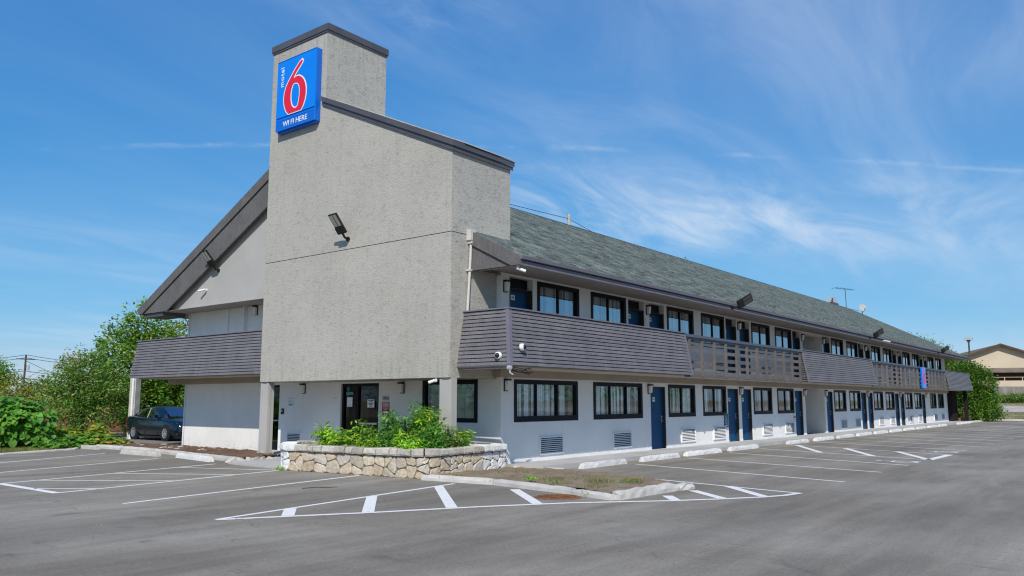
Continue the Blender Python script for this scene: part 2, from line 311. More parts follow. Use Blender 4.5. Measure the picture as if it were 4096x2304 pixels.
M_SOIL = ground_mix('planter_soil', (0.10, 0.07, 0.045), (0.16, 0.11, 0.07), (0.22, 0.17, 0.12), 4)
M_MULCH = ground_mix('mulch', (0.16, 0.095, 0.060), (0.24, 0.155, 0.105), (0.34, 0.25, 0.18), 3.5, 1.0)
M_ISLE = ground_mix('island_soil', (0.29, 0.215, 0.155), (0.38, 0.30, 0.215), (0.27, 0.235, 0.125), 1.6, 0.9)
M_FIELD = ground_mix('dry_field', (0.20, 0.175, 0.085), (0.30, 0.25, 0.16), (0.42, 0.38, 0.31), 0.12, 0.4)
M_LAWN = ground_mix('verge_turf', (0.10, 0.11, 0.035), (0.15, 0.15, 0.05), (0.19, 0.15, 0.07), 2.5, 0.8)
M_RUST = ground_mix('rusty_iron', (0.20, 0.085, 0.040), (0.30, 0.15, 0.08), (0.15, 0.10, 0.07), 6, 0.6)
SH = [(0, (0.185, 0.196, 0.180)), (0.2, (0.290, 0.312, 0.284)), (0.6, (0.375, 0.402, 0.366)), (0.9, (0.440, 0.462, 0.418)), (1, (0.225, 0.240, 0.224))]
M_SHING = random_tone('asphalt_shingle', SH, 0.9, 30, 0.4)
M_ROOFB = plain('roof_underlay', (0.035, 0.042, 0.045), 0.95, 0.1, 0.2, 2)
M_BARK = plain('bark', (0.10, 0.075, 0.052), 0.9, 0.1, 0.3, 6, 0.2, 30, bmp=0.6)
M_WOODPOLE = plain('pole_wood', (0.46, 0.43, 0.36), 0.85, 0.15, 0.15, 3, 0.15, 30)
M_DARKPOLE = plain('old_pole', (0.09, 0.075, 0.06), 0.9, 0.1, 0.2, 3)
M_FENCER = random_tone('red_fence', [(0, (0.17, 0.05, 0.035)), (1, (0.24, 0.085, 0.055))], 0.85, 20, 0.3)
M_FENCEG = random_tone('grey_fence', [(0, (0.20, 0.18, 0.17)), (1, (0.27, 0.245, 0.23))], 0.85, 20, 0.3)
M_BEIGE = plain('beige_siding', (0.56, 0.47, 0.35), 0.85, 0.15, 0.05, 0.5)
M_BROOF = plain('brown_roof', (0.17, 0.14, 0.12), 0.9, 0.1, 0.15, 0.8)
M_BDARK = plain('brown_fascia', (0.10, 0.062, 0.045), 0.85, 0.1, 0.1, 1)
M_TREE = leafmat('tree_leaf', [(0, (0.030, 0.085, 0.014)), (0.35, (0.060, 0.150, 0.022)), (0.7, (0.115, 0.205, 0.026)), (0.90, (0.23, 0.25, 0.035)), (1, (0.27, 0.18, 0.035))], 0.4, 1.95)
M_TREE2 = leafmat('tree_leaf_yellow', [(0, (0.075, 0.115, 0.018)), (0.4, (0.14, 0.17, 0.025)), (0.75, (0.21, 0.20, 0.03)), (1, (0.28, 0.19, 0.035))])
M_SHRUB = leafmat('shrub_leaf', [(0, (0.045, 0.105, 0.020)), (0.5, (0.090, 0.170, 0.038)), (0.85, (0.140, 0.195, 0.048)), (1, (0.22, 0.21, 0.06))], 0.4, 1.9)
M_VINE = leafmat('vine_leaf', [(0, (0.060, 0.185, 0.020)), (0.5, (0.105, 0.270, 0.032)), (1, (0.170, 0.330, 0.055))], 0.4, 1.25)
M_SQUASH = leafmat('squash_leaf', [(0, (0.075, 0.175, 0.022)), (0.5, (0.155, 0.250, 0.030)), (0.85, (0.34, 0.30, 0.040)), (1, (0.42, 0.26, 0.035))], 0.4)
M_PLANT = leafmat('planter_leaf', [(0, (0.060, 0.160, 0.016)), (0.4, (0.120, 0.255, 0.022)), (0.8, (0.220, 0.345, 0.030)), (1, (0.34, 0.38, 0.045))], 0.4, 1.9)
M_PLANTD = leafmat('planter_leaf_dark', [(0, (0.030, 0.110, 0.020)), (0.5, (0.065, 0.175, 0.030)), (1, (0.120, 0.230, 0.045))], 0.4, 1.9)
M_IVY = leafmat('ivy_leaf', [(0, (0.030, 0.090, 0.014)), (0.5, (0.070, 0.165, 0.022)), (0.85, (0.14, 0.235, 0.030)), (1, (0.24, 0.26, 0.040))], 0.35, 1.35)
M_GRASS = leafmat('grass_blade', [(0, (0.080, 0.150, 0.022)), (0.5, (0.150, 0.200, 0.040)), (1, (0.30, 0.25, 0.10))], 0.3, 1.2)
M_STEM = plain('green_stem', (0.12, 0.17, 0.045), 0.7, 0.2, 0.2, 8)
M_CAR = plain('car_paint', (0.002, 0.008, 0.020), 0.10, 0.5, 0.05, 2); MATS['car_paint'].node_tree.nodes['Principled BSDF'].inputs['Coat Weight'].default_value = 0.35
M_CARG = glassmat('car_glass', (0.03, 0.06, 0.08), 0.32, 0.9)
M_TYRE = plain('tyre', (0.016, 0.016, 0.017), 0.85, 0.2, 0.15, 8)
M_RIM = plain('alloy', (0.72, 0.72, 0.73), 0.28, 0.5, 0.05, 8, metal=0.8)
M_AMBER = plain('amber_lens', (0.75, 0.20, 0.03), 0.25, 0.5, 0.03)
M_TAIL = plain('tail_lens', (0.50, 0.01, 0.015), 0.2, 0.5, 0.03)
M_HLAMP = plain('headlamp', (0.55, 0.58, 0.62), 0.15, 0.5, 0.05, metal=0.4)
M_SEAT = plain('car_seat', (0.30, 0.28, 0.25), 0.9, 0.1, 0.1, 5)
M_WIRE = plain('wire', (0.02, 0.02, 0.02), 0.6, 0.2, 0.1)

# ------------------------------------------------------------------ mesh helpers
class MB:
    def __init__(s): s.v = []; s.f = []
    def add(s, vs_, fs_):
        o = len(s.v); s.v.extend([tuple(p) for p in vs_]); s.f.extend([tuple(i + o for i in f) for f in fs_]); return s
    def quad(s, a, b, c, d): return s.add((a, b, c, d), ((0, 1, 2, 3),))
    def box(s, x0, x1, y0, y1, z0, z1):
        return s.add(((x0, y0, z0), (x1, y0, z0), (x1, y1, z0), (x0, y1, z0), (x0, y0, z1), (x1, y0, z1), (x1, y1, z1), (x0, y1, z1)),
                     ((0, 3, 2, 1), (4, 5, 6, 7), (0, 1, 5, 4), (1, 2, 6, 5), (2, 3, 7, 6), (3, 0, 4, 7)))
    def prism(s, poly, h0, h1, axis='z', f=None):
        """poly: 2D points; extruded along axis between h0 and h1. axis z:(x,y) x:(y,z) y:(x,z)"""
        n = len(poly)
        def P(p, h):
            return (p[0], p[1], h) if axis == 'z' else ((h, p[0], p[1]) if axis == 'x' else (p[0], h, p[1]))
        return s.add([P(p, h0) for p in poly] + [P(p, h1) for p in poly],
                     [tuple(range(n)), tuple(range(2*n - 1, n - 1, -1))] + [(i, (i + 1) % n, n + (i + 1) % n, n + i) for i in range(n)])
    def tube(s, pts, r, n=8, cap=True):
        pts = [Vector(p) for p in pts]; rs = r if isinstance(r, (list, tuple)) else [r]*len(pts); rings = []
        ref = None
        for i, p in enumerate(pts):
            t = (pts[min(i + 1, len(pts) - 1)] - pts[max(i - 1, 0)]).normalized()
            if ref is None: ref = Vector((0, 0, 1)) if abs(t.z) < 0.9 else Vector((1, 0, 0))
            a = t.cross(ref).normalized(); b = a.cross(t).normalized(); ref = b
            rings.append([p + (a*math.cos(2*math.pi*k/n) + b*math.sin(2*math.pi*k/n))*rs[i] for k in range(n)])
        vs_ = [v for ring in rings for v in ring]; fs_ = []
        for i in range(len(pts) - 1):
            for k in range(n):
                fs_.append((i*n + k, i*n + (k + 1) % n, (i + 1)*n + (k + 1) % n, (i + 1)*n + k))
        if cap: fs_.append(tuple(range(n - 1, -1, -1))); fs_.append(tuple((len(pts) - 1)*n + k for k in range(n)))
        return s.add(vs_, fs_)
    def lathe(s, prof, n=16, axis='z', c=(0, 0, 0)):
        """prof: (r, h) pairs"""
        vs_ = []
        for r, h in prof:
            for k in range(n):
                a = 2*math.pi*k/n; u, w = r*math.cos(a), r*math.sin(a)
                p = (u, w, h) if axis == 'z' else ((h, u, w) if axis == 'x' else (u, h, w))
                vs_.append((p[0] + c[0], p[1] + c[1], p[2] + c[2]))
        fs_ = [(i*n + k, i*n + (k + 1) % n, (i + 1)*n + (k + 1) % n, (i + 1)*n + k) for i in range(len(prof) - 1) for k in range(n)]
        return s.add(vs_, fs_)
    def xform(s, M, start=0):
        for i in range(start, len(s.v)): s.v[i] = tuple(M @ Vector(s.v[i]))
        return s
    def mesh(s, name):
        me = bpy.data.meshes.new(name); me.from_pydata(s.v, [], s.f); me.validate(); me.update(); return me

def obj(name, geo, mat, parent=None, smooth=False, loc=None, world=True):
    """geo: MB or mesh. world=True: vertices are in world space, the parent only groups."""
    me = geo.mesh(name) if isinstance(geo, MB) else geo
    if mat is not None and len(me.materials) == 0: me.materials.append(mat)
    if smooth:
        me.polygons.foreach_set('use_smooth', [True]*len(me.polygons))
    o = bpy.data.objects.new(name, me); COL.objects.link(o)
    if parent is not None:
        o.parent = parent
        if world: o.matrix_parent_inverse = root_matrix(parent).inverted()
    if loc is not None: o.location = loc
    return o
def root_matrix(p):
    m = Matrix.LocRotScale(p.location, p.rotation_euler, p.scale)
    return root_matrix(p.parent) @ p.matrix_parent_inverse @ m if p.parent else m
def tag(o, label=None, cat=None, group=None, kind=None):
    if label: o['label'] = label
    if cat: o['category'] = cat
    if group: o['group'] = group
    if kind: o['kind'] = kind
    return o
def empty(name, loc=(0, 0, 0), rz=0.0, parent=None):
    e = bpy.data.objects.new(name, None); COL.objects.link(e); e.location = loc; e.rotation_euler = (0, 0, rz); e.empty_display_size = 0.3
    if parent: e.parent = parent
    return e
def copy_tree(o, parent=None):
    c = o.copy(); COL.objects.link(c); c.parent = parent
    for ch in o.children: copy_tree(ch, c)
    return c
def text_mesh(body, size, extrude=0.004, align='CENTER', spacing=1.0):
    cu = bpy.data.curves.new('lettering', 'FONT'); cu.body = body; cu.size = size; cu.extrude = extrude; cu.align_x = align; cu.align_y = 'CENTER'
    cu.space_character = spacing; cu.resolution_u = 3
    o = bpy.data.objects.new('lettering', cu); COL.objects.link(o)
    me = bpy.data.meshes.new_from_object(o.evaluated_get(bpy.context.evaluated_depsgraph_get()))
    bpy.data.objects.remove(o); bpy.data.curves.remove(cu); return me
def wall_with_openings(mb, axis, plane, u0, u1, z0, z1, ops, depth):
    us = sorted({u0, u1} | {min(max(v, u0), u1) for o in ops for v in o[:2]}); zs = sorted({z0, z1} | {min(max(v, z0), z1) for o in ops for v in o[2:4]})
    P = (lambda u, d, z: (u, plane + d, z)) if axis == 'y' else (lambda u, d, z: (plane + d, u, z))
    for i in range(len(us) - 1):
        for j in range(len(zs) - 1):
            cu, cz = (us[i] + us[i + 1])/2, (zs[j] + zs[j + 1])/2
            if any(o[0] < cu < o[1] and o[2] < cz < o[3] for o in ops): continue
            mb.quad(P(us[i], 0, zs[j]), P(us[i + 1], 0, zs[j]), P(us[i + 1], 0, zs[j + 1]), P(us[i], 0, zs[j + 1]))
    for a, b, c, d in [o[:4] for o in ops]:
        for (p, q) in (((a, c), (a, d)), ((a, d), (b, d)), ((b, d), (b, c)), ((b, c), (a, c))):
            mb.quad(P(p[0], 0, p[1]), P(q[0], 0, q[1]), P(q[0], depth, q[1]), P(p[0], depth, p[1]))

def fast_mesh(name, verts, faces):
    """verts (N,3), faces (M,k) numpy"""
    me = bpy.data.meshes.new(name); n, k = faces.shape
    me.vertices.add(len(verts)); me.vertices.foreach_set('co', np.ascontiguousarray(verts, dtype=np.float32).ravel())
    me.loops.add(n*k); me.loops.foreach_set('vertex_index', np.ascontiguousarray(faces, dtype=np.int32).ravel())
    me.polygons.add(n); me.polygons.foreach_set('loop_start', np.arange(0, n*k, k, dtype=np.int32))
    me.update(calc_edges=True); me.validate(); return me
def leaf_cloud(name, C, size, aspect=0.55, droop=0.35, out=None, fold=0.25, rng=RNG):
    """one folded leaf (4 verts, 2 triangles) at every point of C; out: preferred outward direction per leaf"""
    n = len(C); size = np.broadcast_to(np.asarray(size, float), (n,))*rng.uniform(0.65, 1.3, n)
    d = rng.normal(size=(n, 3)); d[:, 2] = d[:, 2]*0.5 - droop
    if out is not None: d += out*1.1
    d /= np.linalg.norm(d, axis=1)[:, None] + 1e-9
    r = rng.normal(size=(n, 3)); r -= (r*d).sum(1)[:, None]*d; r /= np.linalg.norm(r, axis=1)[:, None] + 1e-9
    # bias leaf faces to look upward
    nrm = np.cross(d, r); flip = nrm[:, 2] < 0; r[flip] *= -1; nrm[flip] *= -1
    up = np.array([0, 0, 1.0]); r2 = np.cross(up, d); l = np.linalg.norm(r2, axis=1)[:, None]; r2 = np.where(l > 0.1, r2/(l + 1e-9), r)
    r = 0.5*r + 0.5*r2; r /= np.linalg.norm(r, axis=1)[:, None] + 1e-9; nrm = np.cross(d, r)
    L = size[:, None]; Wd = (size*aspect)[:, None]
    a = C; t = C + d*L; m = C + d*L*0.45
    lft = m + r*Wd*0.5 + nrm*Wd*fold*0.5; rgt = m - r*Wd*0.5 + nrm*Wd*fold*0.5
    V = np.stack([a, lft, t, rgt], 1).reshape(-1, 3); b = np.arange(n)*4
    F = np.concatenate([np.stack([b, b + 1, b + 2], 1), np.stack([b, b + 2, b + 3], 1)])
    return fast_mesh(name, V, F)
def crown_points(lobes, n, shell=0.72, rng=RNG, clump=0.22, per=14):
    """points in leafy clumps spread over ellipsoid lobes (cx,cy,cz,rx,ry,rz)"""
    lobes = np.array(lobes, float); w = (lobes[:, 3]*lobes[:, 4]*lobes[:, 5])**(2/3); w /= w.sum()
    nc = max(1, n//per); li = rng.choice(len(lobes), nc, p=w); L = lobes[li]
    d = rng.normal(size=(nc, 3)); d /= np.linalg.norm(d, axis=1)[:, None]
    rad = (shell + (1 - shell)*rng.uniform(size=nc)**0.6)*rng.uniform(0.86, 1.12, nc)
    inner = rng.uniform(size=nc) < 0.22; rad[inner] *= rng.uniform(0.3, 0.9, inner.sum())
    c = L[:, :3] + d*L[:, 3:]*rad[:, None]
    P = np.repeat(c, per, 0) + np.clip(rng.normal(size=(nc*per, 3)), -1.5, 1.5)*clump*rng.uniform(0.6, 1.3, (nc, 1)).repeat(per, 0)
    return P, np.repeat(d, per, 0)

# ------------------------------------------------------------------ ground, lot, markings, walks, kerbs
def sheet(name, poly, z, mat, kind='structure', parent=None):
    mb = MB().add([(p[0], p[1], z) for p in poly], [tuple(range(len(poly)))])
    o = obj(name, mb, mat, parent);  
    if parent is None: tag(o, kind=kind)
    return o
ground = sheet('ground', [(-900, -900), (900, -900), (900, 900), (-900, 900)], -0.06, M_FIELD)
tag(ground, 'dry grass and dirt ground around the motel lot')
lot = obj('parking_lot', MB().box(-160, 66.5, -150, 27, -0.05, 0.0), M_ASPH); tag(lot, 'worn grey asphalt parking lot with white stall lines', kind='structure')

def strip(mb, a, b, w, z=0.0015, cut=None):
    a = Vector((*a, 0)); b = Vector((*b, 0)); d = (b - a).normalized(); n = Vector((-d.y, d.x, 0))*w/2
    mb.quad((a.x + n.x, a.y + n.y, z), (a.x - n.x, a.y - n.y, z), (b.x - n.x, b.y - n.y, z), (b.x + n.x, b.y + n.y, z))
def line(a, b, w=0.10, z=0.004):
    z = z*.4; m = MB(); strip(m, a, b, w, z); return obj('parking_line', m, M_LINE, lot)
def poly_line(pts, w=0.10, z=0.004):
    z = z*.4; m = MB(); n = len(pts); L = []; R = []
    for i, p in enumerate(pts):
        a = Vector(pts[max(i - 1, 0)]); b = Vector(pts[min(i + 1, n - 1)]); d = (b - a).normalized(); nn = Vector((-d.y, d.x))*w/2
        L.append((p[0] + nn.x, p[1] + nn.y, z)); R.append((p[0] - nn.x, p[1] - nn.y, z))
    for i in range(n - 1): m.quad(L[i], R[i], R[i + 1], L[i + 1])
    return obj('parking_line', m, M_LINE, lot)
LW = 0.095
line((0.66, -1.73), (-0.71, -7.74), LW)
stalls = [((3.52, -1.87), (2.02, -7.77)), ((6.62, -1.90), (4.99, -7.76)), ((9.80, -1.80), (7.68, -7.77)), ((12.66, -1.75), (10.26, -7.77)),
          ((15.85, -1.70), (13.10, -7.78)), ((18.75, -1.70), (16.02, -7.77)), ((21.95, -1.65), (18.97, -7.77)), ((25.1, -1.65), (21.87, -7.78))]
for k in range(9): stalls.append(((28.25 + 3.1*k, -1.65), (24.65 + 2.75*k, -7.8)))
for a, b in stalls: line(a, b, LW)
for a, b in (((15.79, -1.97), (11.80, -4.15)), ((14.83, -4.05), (10.95, -6.03)), ((13.92, -6.02), (10.30, -7.74)), ((10.20, -7.74), (13.16, -7.77))):
    line(a, b, 0.20 if a[0] > 10.3 else 0.22, 0.007)
# access aisle and stalls on the office side
for a, b in (((-9.5, 11.0), (-3.28, 14.04)), ((-9.3, 8.44), (-3.42, 10.41)), ((-9.27, 5.84), (-3.52, 7.17)), ((-9.27, 3.11), (-3.73, 4.06)), ((-9.28, 0.58), (-3.37, 1.45))):
    line(a, b, LW)
line((-9.27, 5.88), (-9.29, 3.07), 0.16, 0.007)
for a, b in (((-4.77, 6.80), (-3.72, 4.20)), ((-6.67, 6.46), (-5.05, 3.84)), ((-8.50, 6.03), (-6.72, 3.59)), ((-9.24, 4.25), (-8.48, 3.29))):
    line(a, b, 0.085, 0.007)
# painted wedge round the planting island
line((-9.34, -2.30), (-3.40, -1.53), LW)
poly_line([(-9.34, -2.32), (-7.39, -3.53), (-5.88, -4.36), (-4.56, -5.22), (-3.22, -6.43), (-2.4, -7.02), (-1.73, -7.45), (-1.2, -7.67), (-0.66, -7.76)], 0.12, 0.007)
for a, b in (((-7.93, -2.15), (-8.46, -2.80)), ((-5.99, -1.90), (-7.46, -3.45)), ((-3.97, -1.62), (-6.26, -4.10)), ((-3.5, -3.2), (-5.0, -4.88)),
             ((-2.61, -6.02), (-3.12, -6.45)), ((-1.53, -6.0), (-2.38, -6.98)), ((-0.36, -6.20), (-1.65, -7.45))):
    line(a, b, 0.19, 0.010)
# accessible-stall symbols
def access_symbol(c, ang, s):
    m = MB(); ca, sa = math.cos(ang), math.sin(ang)
    def T(p): return (c[0] + (p[0]*ca - p[1]*sa)*s, c[1] + (p[0]*sa + p[1]*ca)*s)
    def ps(pts, w):
        q = [T(p) for p in pts]
        for i in range(len(q) - 1): strip(m, q[i], q[i + 1], w*s, 0.0045 + 0.0008*(i % 2))
    ps([(0.34*math.cos(a), -0.15 + 0.34*math.sin(a)) for a in [math.radians(60 + 300*i/18 + 40) for i in range(16)]], 0.10)   # wheel
    ps([(-0.02, 0.42), (0.02, 0.05), (0.32, 0.02), (0.48, -0.36), (0.60, -0.32)], 0.11)                        # seated body
    ps([(0.0, 0.26), (0.28, 0.22)], 0.09)
    ps([(-0.10, 0.62), (0.06, 0.62)], 0.17)                                                                       # head
    return obj('access_symbol', m, M_LINE, lot)
access_symbol((8.95, -7.25), math.radians(-12), 0.95); access_symbol((14.6, -7.25), math.radians(-14), 0.95)

# dirt, gravel bits and a twig on the asphalt
grit = MB()
for _ in range(130):
    x, y = random.uniform(-15, 16), random.uniform(-12, 8)
    if y > -6 and x > -3.4: continue
    s = random.uniform(0.006, 0.020); a = random.uniform(0, 6.28)
    grit.add([(x + s*math.cos(a + k*2.1)*random.uniform(.6, 1.4), y + s*math.sin(a + k*2.1)*random.uniform(.6, 1.4), 0.0) for k in range(3)] + [(x, y, s*0.9)], [(0, 1, 3), (1, 2, 3), (2, 0, 3)])
tag(obj('gravel', grit, M_MORTAR), 'loose bits of gravel on the asphalt', 'gravel', kind='stuff')
tw = MB().tube([(-6.0, 0.10, 0.012), (-5.75, 0.0, 0.02), (-5.55, -0.16, 0.014), (-5.38, -0.22, 0.012)], [0.008, 0.010, 0.009, 0.004], 6)
tag(obj('twig', tw, M_BARK), 'thin dark twig lying on the asphalt before the planter', 'twig')

# walkway along the rooms and pad before the office
walk = MB(); x0 = 0.15
while x0 < 57.5:
    x1 = min(x0 + 3.05, 57.5); walk.box(x0 + 0.006, x1 - 0.006, -1.20, -0.02, -0.02, 0.12); x0 = x1
tag(obj('sidewalk', walk, M_WALK), 'pale concrete walkway along the room doors', kind='structure')
pad = MB().prism([(-3.55, 4.05), (-2.72, 5.15), (-1.6, 5.15), (-1.6, 5.0), (-0.02, 5.0), (-0.02, 10.1), (-1.15, 10.1), (-1.15, 7.1), (-3.3, 6.95)], -0.02, 0.05)
pad.prism([(-1.1, 5.2), (-0.02, 5.2), (-0.02, 10.0), (-1.1, 10.0)], 0.05, 0.115)
tag(obj('office_walk', pad, M_WALK), 'concrete ramp leading up to the office door', kind='structure')

def kerb_piece(a, b, w=0.16, h=0.14, z0=-0.02, lean=0.0, rough=0.008, mat=None, parent=None, taper=1.0):
    a = Vector((*a, 0)); b = Vector((*b, 0)); d = b - a; n = max(3, int(d.length/0.18)); d.normalize(); nn = Vector((-d.y, d.x, 0))
    L = (b - a).length; m = MB(); prof = [(-w/2 - 0.01, 0), (-w/2, h*0.6), (-w/2 + 0.03, h*0.93), (-w/2 + 0.06, h), (w/2 - 0.06, h), (w/2 - 0.03, h*0.93), (w/2, h*0.6), (w/2 + 0.01, 0)]
    k = len(prof); V = []
    for i in range(n + 1):
        t = i/n; c = a + d*L*t; sc = 1.0 if 0 < i < n else 0.92
        for (u, z) in prof:
            j = rough if z > 0 else 0
            p = c + nn*(u*sc + lean*z + random.uniform(-j, j)); V.append((p.x + random.uniform(-j, j), p.y, z0 + z*sc*(1 + (taper - 1)*t) + random.uniform(-j, j)))
    F = [(i*k + q, i*k + q + 1, (i + 1)*k + q + 1, (i + 1)*k + q) for i in range(n) for q in range(k - 1)] + [tuple(range(k)), tuple(n*k + q for q in range(k - 1, -1, -1))]
    m.add(V, F); return obj('kerb_stone', m, mat or M_CONC, parent)
isl = tag(empty('island_kerb', (-3.3, -3, 0)), 'weathered concrete kerb edging the bare planting island', kind='structure')
for a, b, kw in (((-3.22, -0.45), (-3.02, -2.30), {}), ((-3.02, -2.33), (-3.45, -4.55), {}), ((-3.46, -4.58), (-3.76, -5.58), dict(h=0.12)),
                 ((-3.70, -5.60), (-1.72, -5.70), dict(h=0.17, rough=0.016, w=0.20)), ((-1.66, -5.72), (-1.22, -5.80), dict(h=0.13, rough=0.02, w=0.22)),
                 ((0.16, -0.30), (0.48, -1.62), dict(h=0.10)), ((0.49, -1.66), (0.05, -3.4), dict(h=0.06, taper=0.7))):
    kerb_piece(a, b, parent=isl, **kw)
lk = tag(empty('bed_kerb', (-2.3, 12, 0)), 'rounded concrete kerb along the mulch bed by the gable wall', kind='structure')
for a, b in (((-2.0, 17.95), (-1.95, 15.6)), ((-1.95, 15.56), (-2.02, 13.4)), ((-2.02, 13.36), (-2.32, 10.8)), ((-2.33, 10.76), (-2.75, 7.15))):
    kerb_piece(a, b, 0.20, 0.15, parent=lk)
vk = tag(empty('verge_kerb', (-5, 16, 0)), 'low concrete kerb along the grass verge', kind='structure')
for a, b in (((-40, 3.4), (-24, 9.25)), ((-24, 9.25), (-14, 12.9)), ((-14, 12.9), (-5.8, 15.88)), ((-5.8, 15.88), (-3.1, 16.85)), ((-3.1, 16.85), (-2.3, 18.1)), ((-2.3, 18.15), (-0.6, 21.4)), ((-0.6, 21.4), (0.9, 26.9))):
    kerb_piece(a, b, 0.16, 0.08, parent=vk)
fk = tag(empty('far_kerb', (66, -5, 0)), 'pale kerb at the far end of the parking lot', kind='structure')
for i in range(8): kerb_piece((57.6 + 1.15*i, -1.25 - 0.02*i), (58.7 + 1.15*i, -1.27 - 0.02*i), 0.35, 0.14, parent=fk)
for i in range(9): kerb_piece((66.8 + 0.8*i, -1.4 - 3.0*i), (67.6 + 0.8*i, -4.3 - 3.0*i), 0.35, 0.13, parent=fk)

def bumpy_bed(name, poly, zfun, mat, label, step=0.16, amp=0.02, kind='structure'):
    xs = [p[0] for p in poly]; ys = [p[1] for p in poly]; P = [Vector((p[0], p[1])) for p in poly]
    nx = int((max(xs) - min(xs))/step) + 1; ny = int((max(ys) - min(ys))/step) + 1
    def inside(x, y):
        c = False; j = len(poly) - 1
        for i in range(len(poly)):
            if (poly[i][1] > y) != (poly[j][1] > y) and x < (poly[j][0] - poly[i][0])*(y - poly[i][1])/(poly[j][1] - poly[i][1]) + poly[i][0]: c = not c
            j = i
        return c
    m = MB(); idx = {}
    for i in range(nx + 1):
        for j in range(ny + 1):
            x = min(xs) + i*step; y = min(ys) + j*step
            if inside(x, y): idx[i, j] = len(m.v); m.v.append((x + random.uniform(-.03, .03), y + random.uniform(-.03, .03), zfun(x, y) + random.uniform(-amp, amp)))
    for (i, j) in list(idx):
        q = [(i, j), (i + 1, j), (i + 1, j + 1), (i, j + 1)]
        if all(k in idx for k in q): m.f.append(tuple(idx[k] for k in q))
    return tag(obj(name, m, mat, smooth=True), label, kind=kind)
bumpy_bed('island_bed', [(-3.1, 0.0), (-2.95, -2.3), (-3.4, -4.5), (-3.75, -5.5), (-1.2, -5.7), (0.0, -4.0), (0.5, -1.6), (0.2, -0.1)], lambda x, y: 0.075 + 0.02*math.sin(x*2 + y), M_ISLE, 'bare brown soil with sparse grass inside the kerbed island')
sheet('island_base', [(-3.1, -0.3), (-2.98, -2.3), (-3.42, -4.5), (-3.72, -5.52), (-1.3, -5.7), (0.0, -4.0), (0.45, -1.6), (0.12, -0.25)], 0.045, M_ISLE)
bumpy_bed('mulch_bed', [(-2.0, 18.2), (-2.0, 13.5), (-2.8, 7.05), (-1.3, 7.05), (-1.1, 10.1), (0.05, 10.0), (0.1, 15.2), (0.1, 16.6), (-0.6, 18.6)],
          lambda x, y: 0.10 + 0.12*max(0, 1 - abs(y - 8.5)/3.0)*max(0, 1 - abs(x + 1.7)/1.0) - 0.05*max(0, (x + 0.4)), M_MULCH, 'reddish brown mulch bed under the gable wall', 0.14, 0.03)
sheet('mulch_base', [(-2.0, 18.1), (-2.0, 13.5), (-2.8, 7.1), (-1.3, 7.1), (-1.1, 10.1), (0.05, 10.0), (0.1, 16.6)], 0.03, M_MULCH)
sheet('grass_verge', [(-40, 3.45), (-5.8, 15.95), (-3.15, 16.9), (-2.35, 18.15), (-0.65, 21.45), (0.85, 26.9), (0.85, 60), (-40, 60)], 0.05, M_LAWN)
# broken stone edging beside the ramp, loose stones on the mulch
ed = tag(empty('ramp_edging', (-2.4, 7.05, 0)), 'broken flat stones edging the ramp beside the mulch', 'stone edging')
def flat_stone(c, rx, ry, h, z0, parent, name='stone', mat=None, tilt=0.1):
    n = random.randint(6, 8); ph = random.random(); m = MB()
    ring = [(math.cos(2*math.pi*(k + random.uniform(-.3, .3))/n + ph)*rx, math.sin(2*math.pi*(k + random.uniform(-.3, .3))/n + ph)*ry) for k in range(n)]
    tx, ty = random.uniform(-tilt, tilt), random.uniform(-tilt, tilt)
    V = [(c[0] + x, c[1] + y, z0) for x, y in ring] + [(c[0] + x*0.95, c[1] + y*0.95, z0 + h*0.75 + tx*x + ty*y) for x, y in ring] + [(c[0] + x*0.8, c[1] + y*0.8, z0 + h + tx*x + ty*y) for x, y in ring]
    m.add(V, [(i, (i + 1) % n, n + (i + 1) % n, n + i) for i in range(n)] + [(n + i, n + (i + 1) % n, 2*n + (i + 1) % n, 2*n + i) for i in range(n)] + [tuple(2*n + i for i in range(n))])
    return obj(name, m, mat or M_CONC, parent)
for i in range(13):
    t = i/12; flat_stone((-3.2 + t*1.85 + random.uniform(-.05, .05), 7.02 + random.uniform(-.07, .07) + 0.1*t), random.uniform(.12, .24), random.uniform(.06, .12), random.uniform(.05, .09), 0.03, ed, tilt=0.35)
for i in range(24):
    x, y = random.uniform(-1.9, -0.2), random.uniform(8.2, 17.5)
    if x < -1.7 and y < 10.2: continue
    st = flat_stone((x, y), random.uniform(.05, .16), random.uniform(.04, .09), random.uniform(.02, .06), 0.09, None, 'loose_stone')
    tag(st, 'small pale stone lying on the mulch bed', 'stone', 'loose stones on the mulch')
mh = tag(empty('manhole_cover', (-4.05, -4.62, 0)), 'rusty round iron manhole cover set in the asphalt', 'manhole cover')
m = MB().lathe([(0.0, 0.012), (0.30, 0.012), (0.305, 0.006)], 28, c=(-4.03, -4.60, 0)); obj('lid', m, M_RUST, mh)
m = MB().lathe([(0.315, 0.005), (0.32, 0.016), (0.40, 0.014), (0.43, 0.002)], 28, c=(-4.03, -4.60, 0)); obj('rim', m, M_RUST, mh)
m = MB()
for k in range(4):
    r = 0.06 + 0.065*k
    for q in range(4 + 3*k):
        a = 2*math.pi*q/(4 + 3*k); m.box(-4.03 + r*math.cos(a) - .014, -4.03 + r*math.cos(a) + .014, -4.60 + r*math.sin(a) - .014, -4.60 + r*math.sin(a) + .014, 0.0125, 0.019)
obj('tread', m, M_RUST, mh)['kind'] = 'stuff'

